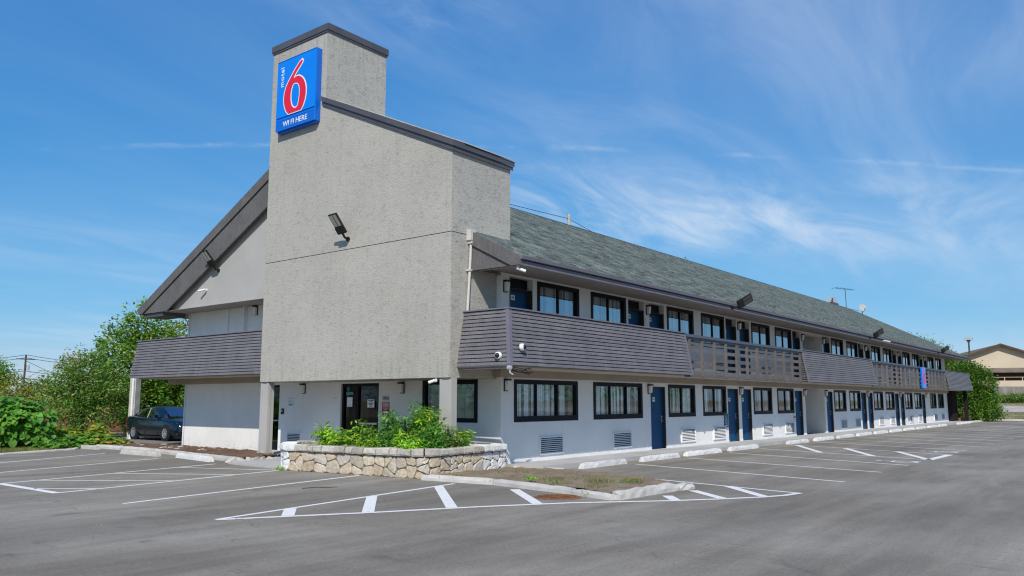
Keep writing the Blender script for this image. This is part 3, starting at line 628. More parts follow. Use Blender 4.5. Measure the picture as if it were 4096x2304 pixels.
# wheel stops
def wheel_stop_mesh(L, seed):
    rg = random.Random(seed); n = 12; w = 0.17; h = 0.14; V = []; prof = [(-w/2, 0), (-w/2 + .012, h*.55), (-w/2 + .035, h*.95), (-w*.18, h), (w*.18, h), (w/2 - .035, h*.95), (w/2 - .012, h*.55), (w/2, 0)]
    k = len(prof); m = MB()
    for i in range(n + 1):
        t = i/n; x = -L/2 + L*t; e = min(1, 0.55 + 4*min(t, 1 - t)*1.6)
        for (y, z) in prof:
            j = 0.010 if z > 0 else 0.004
            V.append((x + rg.uniform(-.02, .02)*(0 < i < n) + (0.06*(z/h)*(1 if i == 0 else -1) if i in (0, n) else 0), y + rg.uniform(-j, j), max(0, z*(0.9 + 0.1*e)) + (rg.uniform(-j, j) if z > 0 else 0)))
    m.add(V, [(i*k + q, i*k + q + 1, (i + 1)*k + q + 1, (i + 1)*k + q) for i in range(n) for q in range(k - 1)] + [tuple(range(k)), tuple(n*k + q for q in range(k - 1, -1, -1))])
    return m
def wheel_stop(a, b, mat, label, group, seed):
    a = Vector((*a, 0)); b = Vector((*b, 0)); o = obj('wheel_stop', wheel_stop_mesh((b - a).length, seed), mat)
    c = (a + b)/2; d = b - a; o.location = (c.x, c.y, 0.002); o.rotation_euler = (0, 0, math.atan2(d.y, d.x)); tag(o, label, 'wheel stop', group); return o
SX = [(1.30, 3.55), (4.36, 6.72), (7.22, 9.75), (10.50, 12.95), (16.1, 18.4), (19.35, 21.75), (22.5, 24.9), (25.6, 28.0)] + [(28.75 + 3.12*k, 31.1 + 3.12*k) for k in range(6)] + [(50.9, 53.3), (54.0, 56.4)]
ORD = ['first', 'second', 'third', 'fourth', 'fifth', 'sixth', 'seventh', 'eighth', 'ninth', 'tenth', 'eleventh', 'twelfth', 'thirteenth', 'fourteenth', 'fifteenth', 'sixteenth']
for i, (a, b) in enumerate(SX):
    wheel_stop((a, -1.50 if i > 1 else -1.56), (b, -1.50), M_STOP, f'{ORD[i]} white painted wheel stop from the planting island along the room walkway', 'wheel stops along the room walkway', 100 + i)
for i, (a, b, mt, lab) in enumerate((((-2.58, 18.1), (-2.46, 16.35), M_STOPC, 'bare grey concrete wheel stop beside the grass verge'),
                                ((-3.02, 13.45), (-2.98, 11.2), M_STOPC, 'grey concrete wheel stop in the middle before the mulch bed'),
                                ((-2.85, 10.3), (-3.2, 7.9), M_STOP, 'chipped white concrete wheel stop next to the ramp'))):
    wheel_stop(a, b, mt, lab, 'wheel stops before the gable wall', 300 + i)

# ------------------------------------------------------------------ the motel
motel = tag(empty('motel_building'), 'long two-storey grey motel with stucco tower, slatted balconies and shingled gable roof', 'building')
ZF = 0.12; XE = 55.95; YB = 15.05; YR = 7.55; ZR = 9.76; EN, EL = -1.45, 16.75; ZE = 5.13; X0, X1 = -1.06, 57.8
SN = (ZR - ZE)/(YR - EN); SL = (ZR - ZE)/(EL - YR)
def roof_z(y): return ZR - SN*(YR - y) if y < YR else ZR - SL*(y - YR)
MODG = [7.82, 15.30, 26.00, 33.50, 41.05, 48.60]; MODU = [0.33, 7.87, 15.35, 25.97, 33.50, 41.05, 48.60]
D1, W1, W2, D2 = (0.0, 1.05), (1.25, 3.29), (3.95, 5.98), (6.15, 7.20)
gw = [(0.55, 3.50), (4.35, 7.26)]; gdoors = []; gg = [(1.62, 2.70), (5.38, 6.58)]; gwin2 = []
for i, s in enumerate(MODG):
    gwin2 += [(s + W1[0], s + W1[1]), (s + W2[0], s + W2[1])]; gg += [(s + 2.10, s + 3.18), (s + 4.72, s + 5.80)]
    if i < 5: gdoors += [(s + D1[0], s + D1[1]), (s + D2[0], s + D2[1])]
udoors, uwin = [], []
for i, s in enumerate(MODU):
    uwin += [(s + W1[0], s + W1[1]), (s + W2[0], s + W2[1])]; udoors.append((s + D1[0], s + D1[1]))
    if i < 6: udoors.append((s + D2[0], s + D2[1]))
GZ, UZ = (1.165, 2.25), (3.72, 4.96)
ALC = (22.85, 25.70)
# facade walls
mb = MB(); ops = [(a, b, *GZ) for a, b in gw + gwin2] + [(a, b, ZF, 2.18) for a, b in gdoors] + [(ALC[0], ALC[1], ZF, 2.31)]
wall_with_openings(mb, 'y', 0.0, 0.0, XE, 0.0, 2.50, ops, 0.34)
mb.box(ALC[0] - .05, ALC[1] + .05, 2.6, 2.7, 0, 2.5); mb.box(ALC[0] - .10, ALC[0], .34, 2.6, 0, 2.5); mb.box(ALC[1], ALC[1] + .10, .34, 2.6, 0, 2.5)
obj('lower_wall', mb, M_WALL, motel)
mb = MB(); ops = [(a, b, *UZ) for a, b in uwin] + [(a, b, 2.62, 4.97) for a, b in udoors] + [(ALC[0], ALC[1], 2.62, 4.90)]
wall_with_openings(mb, 'y', 0.0, 0.0, XE, 2.60, 5.04, ops, 0.34)
mb.box(ALC[0] - .05, ALC[1] + .05, 2.6, 2.7, 2.6, 5.0); mb.box(ALC[0] - .10, ALC[0], .34, 2.6, 2.6, 5.0); mb.box(ALC[1], ALC[1] + .10, .34, 2.6, 2.6, 5.0)
obj('upper_wall', mb, M_WALL, motel)
mb = MB(); x = 0.0
for a, b in sorted(gdoors + [ALC]) + [(XE, XE)]:
    if a - x > 0.15: obj('base_board', MB().box(x - 0.012 if x == 0 else x + 0.02, a - 0.02, -0.022, -0.004, 0.118, 0.205), M_BASE, motel)
    x = b
# office wall under the tower, gable walls, back and end walls
mb = MB(); OFF = [(0.79, 2.78, 1.15, 2.25), (4.56, 6.25, ZF, 2.22), (9.32, 10.25, ZF, 2.22)]
wall_with_openings(mb, 'x', 0.0, 0.0, YB, 0.0, 2.50, OFF, 0.20); obj('office_wall', mb, M_WALL, motel)
mb = MB(); wall_with_openings(mb, 'x', 0.0, 0.0, YB, 2.60, 5.04, [], 0.2)
mb.box(-0.07, 0.0, 12.42, 12.52, 2.62, 4.95); mb.box(-0.14, 0.0, 11.34, 11.42, 2.62, 4.95); obj('gallery_wall', mb, M_WALL, motel)
mb = MB().box(0.0, XE, YB - 0.02, YB + .1, 0, 5.03).box(XE - .02, XE + .1, 0.004, YB, 0, 5.03).prism([(0.0, 5.0), (YB, 5.0), (YR, ZR - .2)], XE, XE + 0.1, 'x'); obj('rear_wall', mb, M_WALL, motel)
mb = MB().box(0.03, XE - .03, 0.22, YB - .03, 2.51, 2.59).box(0.03, XE - .03, 0.22, YB - .03, 0.0, 0.10); obj('floor_slab', mb, M_BDARK, motel)
mb = MB().prism([(-0.6, 4.955), (15.3, 4.955), (YR, ZR - 0.25)], -0.85, -0.78, 'x'); obj('gable_wall', mb, M_GABLE, motel)
# header band and soffits
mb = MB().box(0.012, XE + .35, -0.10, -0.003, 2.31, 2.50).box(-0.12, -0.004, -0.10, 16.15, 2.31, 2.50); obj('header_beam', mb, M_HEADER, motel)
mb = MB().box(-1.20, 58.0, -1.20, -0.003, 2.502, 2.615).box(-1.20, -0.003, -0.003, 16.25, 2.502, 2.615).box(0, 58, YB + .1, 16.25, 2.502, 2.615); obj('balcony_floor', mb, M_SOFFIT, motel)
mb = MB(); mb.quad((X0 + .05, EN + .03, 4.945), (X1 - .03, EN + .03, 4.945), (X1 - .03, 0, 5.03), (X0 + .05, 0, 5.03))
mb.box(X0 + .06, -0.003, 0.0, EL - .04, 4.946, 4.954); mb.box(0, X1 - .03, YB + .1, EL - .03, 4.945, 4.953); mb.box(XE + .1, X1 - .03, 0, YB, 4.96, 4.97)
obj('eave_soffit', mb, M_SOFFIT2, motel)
mb = MB()
for x_, y_ in ((-1.08, 16.2),): mb.box(-1.0, -0.1, 15.2, 16.6, 4.80, 4.944)
obj('eave_beam', mb, M_TRIM, motel)

# roof: deck, fascia, gutter, rake boards
T = 0.10
mb = MB().prism([(EN, ZE - .02), (YR, ZR - .02), (YR, ZR - .02 - T), (EN, ZE - .02 - T)], X0, X1, 'x').prism([(YR, ZR - .02), (EL, ZE - .02), (EL, ZE - .02 - T), (YR, ZR - .02 - T)], X0, X1, 'x')
roof = obj('roof', mb, M_ROOFB, motel)
mb = MB().box(X0 - .05, X1 + .05, EN - .035, EN - .004, 4.925, 5.035).box(X0, X1, EL + .004, EL + .035, 4.925, 5.08)
obj('eave_fascia', mb, M_FASCIA, roof)
mb = MB().prism([(EN - .004, 5.06), (EN - .10, 5.065), (EN - .115, 5.145), (EN - .004, 5.15)], X0 - .05, X1 + .05, 'x'); obj('gutter', mb, M_FASCIA, roof)
def rake(xa, xb, d0, d1, clip, ya, yb):
    pts = [(ya, roof_z(ya) - d0), (yb, roof_z(yb) - d0), (yb, roof_z(yb) - d1), (ya, roof_z(ya) - d1)]
    out = []                                                     # clip polygon at z >= clip
    for i in range(4):
        p, q = pts[i], pts[(i + 1) % 4]
        if p[1] >= clip: out.append(p)
        if (p[1] >= clip) != (q[1] >= clip):
            t = (clip - p[1])/(q[1] - p[1]); out.append((p[0] + t*(q[0] - p[0]), clip))
    return MB().prism(out, xa, xb, 'x')
for ya, yb in ((YR, EN - .04), (YR, EL + .04)):
    obj('rake_trim', rake(X0 - .06, X0 + .06, -0.03, 0.32, 4.93, ya, yb), M_RAKE, roof)
    obj('rake_board', rake(X0 - .012, X0 + .05, 0.345, 1.16, 4.94, ya, yb), M_RAKE, roof)
    obj('far_rake_trim', rake(X1 - .05, X1 + .05, -0.03, 0.22, 4.93, ya, yb), M_FASCIA, roof)
mb = MB().prism([(YR - .16, ZR - .08), (YR, ZR + .03), (YR + .16, ZR - .08)], X0 - .02, X1 + .02, 'x'); obj('ridge_cap', mb, M_ROOFB, roof)
# shingles: 300 nearest ones as pieces, the rest one mass
slope = math.atan(SN); slen = (YR - EN)/math.cos(slope); EXP = 0.150; TW = 0.305; ncourse = int(slen/EXP); ntab = int((X1 - X0 + .06)/TW)
th = 0.040
tab_v = np.array([(0.004, 0, th), (TW - .004, 0, th), (TW - .004, EXP*1.12, 0.001), (0.004, EXP*1.12, 0.001), (0.004, 0, 0), (TW - .004, 0, 0)])   # (x, up-slope, normal)
tab_f = [(0, 1, 2, 3), (4, 5, 1, 0), (4, 0, 3), (1, 5, 2)]
sh_me = bpy.data.meshes.new('shingle'); sh_me.from_pydata([tuple(v) for v in tab_v], [], tab_f); sh_me.materials.append(M_SHING)
cs, sn = math.cos(slope), math.sin(slope)
def roof_pt(x, s, n): return np.stack([x, EN + s*cs - n*sn, ZE - .018 + s*sn + n*cs], -1)
R2 = np.random.default_rng(3); V = []; F4 = []; F3 = []; near = []
for i in range(ncourse):
    off = (i % 2)*TW*0.5 + R2.uniform(-.03, .03) + ((i % 5) == 2)*TW*.25
    xs = X0 - .03 + off - TW*0.5 + np.arange(ntab + 1)*TW
    for j, x in enumerate(xs):
        if x < X0 - .06 or x + TW > X1 + .03: continue
        if i < 15 and j < 20 and len(near) < 300: near.append((x, i*EXP)); continue
        if i*EXP*cs + EN > 0.1 and x < 0.3 and i*EXP*cs + EN < 7.9 and x > -1.0: pass
        V.append((x, i*EXP, R2.uniform(-.002, .003)))
V = np.array(V); n = len(V)
loc = np.repeat(V, 6, 0) + np.tile(tab_v, (n, 1)); P = roof_pt(loc[:, 0], loc[:, 1], loc[:, 2]); b = (np.arange(n)*6)[:, None]
F = np.concatenate([b + np.array([[0, 1, 2, 3]]), b + np.array([[4, 5, 1, 0]])]); sm = fast_mesh('shingles', P, F); sm.polygons.foreach_set('use_smooth', [False]*len(sm.polygons)); sm.update(); sm.materials.append(M_SHING)
so = bpy.data.objects.new('shingle_field', sm); COL.objects.link(so); so.parent = roof; so['kind'] = 'stuff'
for (x, s) in near:
    o = bpy.data.objects.new('shingle', sh_me); COL.objects.link(o); o.parent = roof
    p = roof_pt(np.array(x), np.array(s), np.array(0.0)); o.location = tuple(float(q) for q in p); o.rotation_euler = (slope, 0, 0)
# far slope shingles as a plain covering
mb = MB()
for i in range(0, ncourse):
    s0 = i*EXP/slen; s1 = min(1, (i + 1.1)*EXP/slen); ya, yb = EL - (EL - YR)*s0, EL - (EL - YR)*s1
    mb.quad((X0 - .03, ya, roof_z(ya) + .012), (X1 + .03, ya, roof_z(ya) + .012), (X1 + .03, yb, roof_z(yb) - .008), (X0 - .03, yb, roof_z(yb) - .008))
obj('rear_shingle_courses', mb, M_SHING, roof)

# tower
YT0, YT1, YN = 0.15, 7.87, 5.20; XT, XTB = -1.75, 0.57; ZT = 2.265
tower = obj('tower', MB().prism([(YT0, ZT), (YT1, ZT), (YT1, 5.838), (YT0, 5.838)], XT, XTB, 'x').prism([(YT0, 5.858), (YT1, 5.858), (YT1, 12.64), (YN, 12.64), (YN, 10.36), (YT0, 7.95)], XT, XTB, 'x'), M_TOWER, motel)
obj('joint', MB().box(XT + .03, XTB - .01, YT0 + .001, YT1 - .01, 5.80, 5.90), M_GROOVE, tower)
obj('tower_cap', MB().box(XT - .05, XTB + .05, YN - .05, YT1 + .05, 12.60, 12.80).box(XT - .03, XTB + .03, YN - .03, YT1 + .03, 12.54, 12.60), M_TRIM, tower)
mb = MB().prism([(5.32, 10.55), (0.06, 8.15), (0.06, 8.005), (5.32, 10.405)], XT - .09, XTB + .08, 'x').prism([(5.30, 10.41), (0.09, 8.01), (0.09, 7.90), (5.30, 10.29)], XT - .05, XTB + .05, 'x')
obj('shoulder_coping', mb, M_TRIM, tower)
obj('shoulder_shingle', MB().prism([(5.18, 10.51), (0.03, 8.155), (0.03, 8.185), (5.18, 10.54)], XT + .35, XTB + .10, 'x'), M_SHING, tower)
for y0 in (7.50, 0.15):
    z0 = 0.21 if y0 > 5 else 0.10
    p = obj('post', MB().box(-1.70, -1.50, y0, y0 + .36, z0, ZT - .001), M_GABLE, tower)
    obj('post_trim', MB().box(-1.715, -1.701, y0 - .012, y0 + .07, z0 + .01, ZT - .04).box(-1.715, -1.701, y0 + .29, y0 + .372, z0 + .01, ZT - .04).box(-1.70, -1.62, y0 - .014, y0 - .001, z0 + .01, ZT - .04), M_GABLE, p)
    obj('footing', MB().box(-1.74, -1.46, y0 - .04, y0 + .40, -0.01, z0), M_CONC, p)

# slatted balcony panels: every board its own piece
ZB, ZTOP, YBOT, YTOP = 2.52, 3.87, -1.50, -1.25; NP = 14
def board_panel(xa_b, xa_t, xb_b, xb_t, face='front', lab=None):
    """battered panel; u runs along the wall, bottom edges (xa_b, xb_b), top edges (xa_t, xb_t)"""
    def P(u, t, d):                                               # t 0 bottom .. 1 top, d outward
        off = YBOT + (YTOP - YBOT)*t; nrm = 0.983*d; 
        return (u, off - nrm, ZB + (ZTOP - ZB)*t - 0.18*d) if face == 'front' else ((off - nrm, u, ZB + (ZTOP - ZB)*t - 0.18*d))
    def L(t): return xa_b + (xa_t - xa_b)*t
    def Rr(t): return xb_b + (xb_t - xb_b)*t
    mb = MB(); mb.add([P(L(0), 0, -.03), P(Rr(0), 0, -.03), P(Rr(1), 1, -.03), P(L(1), 1, -.03), P(L(0), 0, 0.0), P(Rr(0), 0, 0.0), P(Rr(1), 1, 0.0), P(L(1), 1, 0.0)],
                      ((0, 3, 2, 1), (4, 5, 6, 7), (0, 1, 5, 4), (1, 2, 6, 5), (2, 3, 7, 6), (3, 0, 4, 7)))
    pan = obj('balcony_panel', mb, M_GROOVE, motel)
    for k in range(NP):
        t0, t1 = k/NP + 0.0085, (k + 1)/NP - 0.0085; d0, d1 = 0.024 + random.uniform(-.0015, .0015), 0.022; e = 0.004
        m = MB(); q = [P(L(t0) + e, t0, 0.002), P(Rr(t0) - e, t0, 0.002), P(Rr(t1) - e, t1, 0.002), P(L(t1) + e, t1, 0.002), P(L(t0) + e, t0, d0), P(Rr(t0) - e, t0, d0), P(Rr(t1) - e, t1, d1), P(L(t1) + e, t1, d1)]
        m.add(q, ((0, 3, 2, 1), (4, 5, 6, 7), (0, 1, 5, 4), (1, 2, 6, 5), (2, 3, 7, 6), (3, 0, 4, 7))); obj('plank', m, M_SIDING, pan)
    return pan, P
pf, PF = board_panel(-1.49, -1.24, 7.85, 7.85)
p2, _ = board_panel(18.98, 18.98, 29.72, 29.72)
p3, _ = board_panel(49.1, 49.1, 58.2, 58.2)
pe, PE = board_panel(-1.49, -1.24, 0.145, 0.145, 'end')
pg, _ = board_panel(7.88, 7.88, 16.35, 16.35, 'end')
# corner boards, end closures, copings
mb = MB(); a, b_ = Vector(PF(-1.49, 0, 0)), Vector(PF(-1.24, 1, 0))
for s in (0,):
    mb.add([(-1.535, -1.535, ZB - .01), (-1.43, -1.532, ZB - .01), (-1.43, -1.48, ZB - .01), (-1.532, -1.43, ZB - .01), (-1.285, -1.285, ZTOP), (-1.18, -1.282, ZTOP), (-1.18, -1.23, ZTOP), (-1.282, -1.18, ZTOP)],
           ((0, 3, 2, 1), (4, 5, 6, 7), (0, 1, 5, 4), (1, 2, 6, 5), (2, 3, 7, 6), (3, 0, 4, 7)))
obj('corner_board', mb, M_FASCIA, motel)
def closure(x, sgn, mat=M_SIDING):
    """triangular slatted return at the end of a battered panel"""
    m = MB().prism([(-1.20, ZB), (YBOT - .02, ZB), (YTOP - .02, ZTOP), (-1.20, ZTOP)], x, x + .03*sgn, 'x'); o = obj('panel_return', m, M_GROOVE, motel)
    for k in range(NP):
        t0, t1 = k/NP + .012, (k + 1)/NP - .012; y0 = YBOT + (YTOP - YBOT)*(t0 + t1)/2
        obj('plank', MB().box(min(x - .014*sgn, x - .001*sgn), max(x - .014*sgn, x - .001*sgn), y0 - .01, -1.20, ZB + (ZTOP - ZB)*t0, ZB + (ZTOP - ZB)*t1), M_RAIL, o)
closure(18.97, 1); closure(49.09, 1)
def edge_board(x):
    obj('edge_board', MB().prism([(YBOT - .035, ZB - .005), (YBOT + .02, ZB - .005), (YTOP + .02, ZTOP), (YTOP - .035, ZTOP)], x - .035, x + .035, 'x'), M_FASCIA, motel)
for x in (7.86, 18.95, 29.74, 49.07, 58.2): edge_board(x)
for xa, xb, ya, yb in ((-1.30, 7.90, -1.31, -1.14), (18.92, 29.78, -1.31, -1.14), (49.02, 58.25, -1.31, -1.14), (-1.31, -1.14, -1.139, 0.145), (-1.31, -1.14, 7.88, 16.40)):
    obj('balcony_coping', MB().box(xa, xb, ya, yb, ZTOP + .001, ZTOP + .035), M_FASCIA, motel)
mb = MB().box(-1.23, -1.20, -1.2, 0.14, 2.62, ZTOP).box(-1.23, -1.20, 7.9, 16.3, 2.62, ZTOP).box(-1.2, 7.8, -1.23, -1.20, 2.62, ZTOP).box(19.1, 29.7, -1.23, -1.20, 2.62, ZTOP).box(49.2, 58, -1.23, -1.20, 2.62, ZTOP)
obj('balcony_lining', mb, M_WALL, motel)
# open railings
def railing(xa, xb, xs):
    r = obj('railing', MB().box(xa, xb, -1.255, -1.155, 3.70, 3.775).box(xa, xb, -1.31, -1.13, 3.777, 3.87), M_RAILCAP, motel)
    for x in xs: obj('post', MB().box(x - .045, x + .045, -1.30, -1.215, 2.50, 3.70), M_RAIL, r)
    for z0, z1 in ((3.55, 3.68), (3.30, 3.42), (3.03, 3.16), (2.79, 2.91), (2.56, 2.70)):
        obj('slat', MB().box(xa, xb, -1.212, -1.185, z0, z1), M_RAIL, r)
    obj('kick_board', MB().box(xa, xb, -1.235, -1.213, 2.475, 2.545), M_RAIL, r)
railing(7.90, 18.94, [8.2 + 0.953*k for k in range(12)]); railing(29.78, 49.04, [30.84 + 1.06*k for k in range(18)])

# windows -----------------------------------------------------------------------------------------
def pleats(m, x0, x1, z0, z1, y, amp, n):
    """hanging vertical blind strips, each a little turned, with uneven gaps"""
    n = max(2, int((x1 - x0)/0.088)); w = (x1 - x0)/n
    for i in range(n):
        c = x0 + w*(i + .5) + random.uniform(-.006, .006); a = random.uniform(-.5, .5) + (.55 if i % 5 == 2 else .15); hw = w*.50; dx, dy = hw*math.cos(a), hw*math.sin(a)
        m.quad((c - dx, y - dy, z0), (c + dx, y + dy, z0), (c + dx, y + dy, z1), (c - dx, y - dy, z1))
def window_kind(w, h, mull, sill, curt, cm=None, seed=0, gl=None):
    """meshes for a window whose lower outer corner is the local origin; x along the wall, y inward"""
    f = MB(); t = 0.105; s = sill
    f.box(-.012, t, -.014, .10, -.012, h + .012); f.box(w - t, w + .012, -.014, .10, -.012, h + .012)
    f.box(t, w - t, -.013, .10, h - t, h + .012); f.box(t, w - t, -.013, .10, -.012, s)
    xs = [t] + [w*q for q in mull] + [w - t]
    for q in mull: f.box(w*q - .028, w*q + .028, 0.012, .09, s, h - t)
    fm = f.mesh('window'); fm.materials.append(M_FRAME); panes = []
    for i in range(len(xs) - 1):
        a, b = xs[i] + (.028 if i else 0), xs[i + 1] - (.028 if i < len(xs) - 2 else 0); y = 0.045 + 0.02*(i % 2)
        p = MB().quad((a, y, s), (b, y, s), (b, y, h - t), (a, y, h - t)).mesh('pane'); p.materials.append(gl or M_GLASS); panes.append(p)
    c = MB(); 
    for (a, b, n) in curt: pleats(c, t + (w - 2*t)*a, t + (w - 2*t)*b, s - .05, h - .03, 0.17, 0.018, n)
    cmesh = c.mesh('curtain'); cmesh.materials.append(cm or M_CURT)
    return fm, panes, cmesh
K3 = [window_kind(2.95, 1.085, (0.335, 0.67), 0.135, [(0, .09, 3), (.11, .30, 8), (.31, .70, 4), (.72, 1, 5)]), window_kind(2.91, 1.085, (0.335, 0.67), 0.135, [(0, .10, 4), (.12, .60, 14), (.62, 1, 16)])]
rw = random.Random(5)
def blind_spans():
    c = rw.random()
    if c < .28: return [(0, .49, 14), (.51, 1, 12)]
    if c < .50: a = rw.uniform(.25, .45); return [(0, a, 7), (a + rw.uniform(.15, .35), 1, 6)]
    if c < .68: return [(0, rw.uniform(.55, .9), 10)]
    if c < .84: return [(rw.uniform(.2, .5), 1, 8)]
    return [(0, .16, 3), (.86, 1, 3)]
K2 = [window_kind(2.04, 1.085, (0.5,), 0.125, [(0, .5, 14), (.52, 1, 12)])] + [window_kind(2.04, 1.085, (0.5,), 0.125, blind_spans()) for _ in range(8)]
KU = [window_kind(2.04, 1.24, (0.5,), 0.08, [(0.12, .52, 8), (.54, .92, 8)], gl=M_GLASSU)] + [window_kind(2.04, 1.24, (0.5,), 0.08, blind_spans(), gl=M_GLASSU) for _ in range(7)]
def place_window(kind, loc, rz=0.0, parent=motel):
    fm, panes, cm = kind; o = bpy.data.objects.new('window', fm); COL.objects.link(o); o.parent = parent; o.location = loc; o.rotation_euler = (0, 0, rz)
    for p in panes: q = bpy.data.objects.new('pane', p); COL.objects.link(q); q.parent = o
    if cm: q = bpy.data.objects.new('curtain', cm); COL.objects.link(q); q.parent = o
    return o
place_window(K3[0], (gw[0][0], 0, GZ[0])); place_window(K3[1], (gw[1][0], 0, GZ[0]))
for i, (a, b) in enumerate(gwin2): place_window(K2[(i*5) % 9], (a, 0, GZ[0]))
for i, (a, b) in enumerate(uwin): place_window(KU[(i*3) % 8], (a, 0, UZ[0]))
KO = window_kind(1.99, 1.10, (0.42,), 0.10, [(0.02, .98, 6)], M_BLIND)
place_window(KO, (0, 2.78, 1.15), -math.pi/2)

# doors -------------------------------------------------------------------------------------------
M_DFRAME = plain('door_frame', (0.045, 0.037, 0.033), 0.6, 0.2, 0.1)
def door_kit(y, zp):
    k = {}
    k['door'] = (MB().box(0.03, 1.02, y, y + .045, 0.015, 2.02), M_DOOR)
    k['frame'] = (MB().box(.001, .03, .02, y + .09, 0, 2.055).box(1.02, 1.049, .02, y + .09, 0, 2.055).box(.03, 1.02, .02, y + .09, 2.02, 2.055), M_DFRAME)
    k['handle'] = (MB().box(.88, .95, y - .017, y - .0005, .86, 1.10).tube([(.915, y - .015, .92), (.915, y - .06, .92), (.82, y - .065, .92)], .012, 6).lathe([(.022, y - .055), (.022, y - .005)], 10, 'y', (.915, 0, 1.06)), M_STEEL)
    k['number_plate'] = (MB().box(.33, .49, y - .006, y - .0005, zp, zp + .14), M_WHITE)
    k['digits'] = (MB().box(.36, .385, y - .009, y - .0065, zp + .04, zp + .10).box(.40, .415, y - .009, y - .0065, zp + .04, zp + .10).box(.43, .46, y - .009, y - .0065, zp + .05, zp + .10), M_BLACK)
    k['transom_shade'] = (MB().box(.03, 1.02, y - .02, y + .06, 2.057, 2.345), M_FRAME)  # panel over the door, black to stand in for the recess shadow
    out = {}
    for n, (m_, mt) in k.items(): out[n] = m_.mesh(n); out[n].materials.append(mt)
    return out
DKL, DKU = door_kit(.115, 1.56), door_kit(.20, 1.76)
def add_child(name, me, par):
    o = bpy.data.objects.new(name, me); COL.objects.link(o); o.parent = par; return o
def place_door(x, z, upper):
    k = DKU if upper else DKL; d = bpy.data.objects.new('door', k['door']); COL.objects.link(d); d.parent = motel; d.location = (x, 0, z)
    for n in ('frame', 'handle', 'number_plate', 'digits') + (('transom_shade',) if upper else ()): add_child(n, k[n], d)
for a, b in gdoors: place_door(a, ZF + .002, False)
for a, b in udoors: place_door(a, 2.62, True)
# AC sleeve grilles
def grille_mesh(w, h):
    m = MB(); m.box(0, w, -.045, .02, 0, .03).box(0, w, -.045, .02, h - .03, h).box(0, .03, -.045, .02, .03, h - .03).box(w - .03, w, -.045, .02, .03, h - .03); f = m.mesh('grille'); f.materials.append(M_BASE)
    b = MB().box(.03, w - .03, -.012, -.004, .03, h - .03).mesh('grille_back'); b.materials.append(M_GROOVE)
    s = MB(); hh = (h - .06)/8; s.add([(.031, -.04, hh*.10), (w - .031, -.04, hh*.10), (w - .031, -.022, hh*.50), (.031, -.022, hh*.50), (.031, -.036, hh*.02), (w - .031, -.036, hh*.02), (w - .031, -.0205, hh*.40), (.031, -.0205, hh*.40)], ((0, 1, 2, 3), (4, 7, 6, 5), (0, 4, 5, 1), (3, 2, 6, 7)))
    sm_ = s.mesh('slat'); sm_.materials.append(M_BASE); return f, b, sm_, hh
GR = grille_mesh(1.10, 0.475)
def place_grille(loc, rz=0.0, gr=GR):
    f, b, s, hh = gr; o = bpy.data.objects.new('vent_grille', f); COL.objects.link(o); o.parent = motel; o.location = loc; o.rotation_euler = (0, 0, rz); add_child('grille_back', b, o)
    for k in range(8): q = add_child('slat', s, o); q.location = (0, 0, .03 + hh*k)
for a, b in gg: place_grille((a, -.003, 0.266))
for i, s in enumerate(MODU):
    for w in (2.10, 4.72):
        if 7.5 < s + w < 19 or 30 < s + w < 49: place_grille((s + w, -.003, 2.80))
place_grille((-.003, 8.81, 0.25), -math.pi/2, grille_mesh(0.71, 0.45))
# office entry and side door
ed_ = obj('office_door', MB().box(0.05, .14, 4.56, 4.64, ZF, 2.22).box(0.05, .14, 6.17, 6.25, ZF, 2.22).box(0.05, .14, 4.64, 6.17, 2.13, 2.22).box(0.05, .14, 4.64, 6.17, ZF, .30).box(0.04, .15, 5.50, 5.62, .30, 2.13).box(.09, .14, 4.64, 4.70, .30, 2.13), M_FRAME, motel)
obj('pane', MB().quad((.09, 4.70, .30), (.09, 5.50, .30), (.09, 5.50, 2.13), (.09, 4.70, 2.13)), M_DGLASS, ed_)
obj('pane', MB().quad((.10, 5.62, .30), (.10, 6.17, .30), (.10, 6.17, 2.13), (.10, 5.62, 2.13)), M_DGLASS, ed_)
obj('interior_screen', MB().box(.35, .37, 5.40, 6.60, .12, 2.3), plain('interior_tan', (0.30, 0.27, 0.20), 0.9), ed_)
obj('push_bar', MB().box(.055, .085, 4.70, 5.48, 1.02, 1.07), M_STEEL, ed_)
obj('door_surround', MB().box(-.012, .05, 6.252, 6.34, ZF, 2.31).box(-.012, .05, 4.47, 4.558, ZF, 2.31).box(-.012, .05, 4.558, 6.252, 2.222, 2.31), M_WALL, ed_)
sd_ = obj('side_door', MB().box(0.05, .12, 9.32, 9.40, ZF, 2.22).box(0.05, .12, 10.17, 10.25, ZF, 2.22).box(.05, .12, 9.40, 10.17, 2.14, 2.22).box(.05, .12, 9.40, 10.17, ZF, .34).box(.05, .12, 9.40, 10.17, 1.02, 1.12), M_FRAME, motel)
obj('pane', MB().quad((.08, 9.40, .34), (.08, 10.17, .34), (.08, 10.17, 2.14), (.08, 9.40, 2.14)), M_DGLASS, sd_)
obj('push_bar', MB().box(.01, .045, 9.36, 10.2, 1.05, 1.09), M_STEEL, sd_)
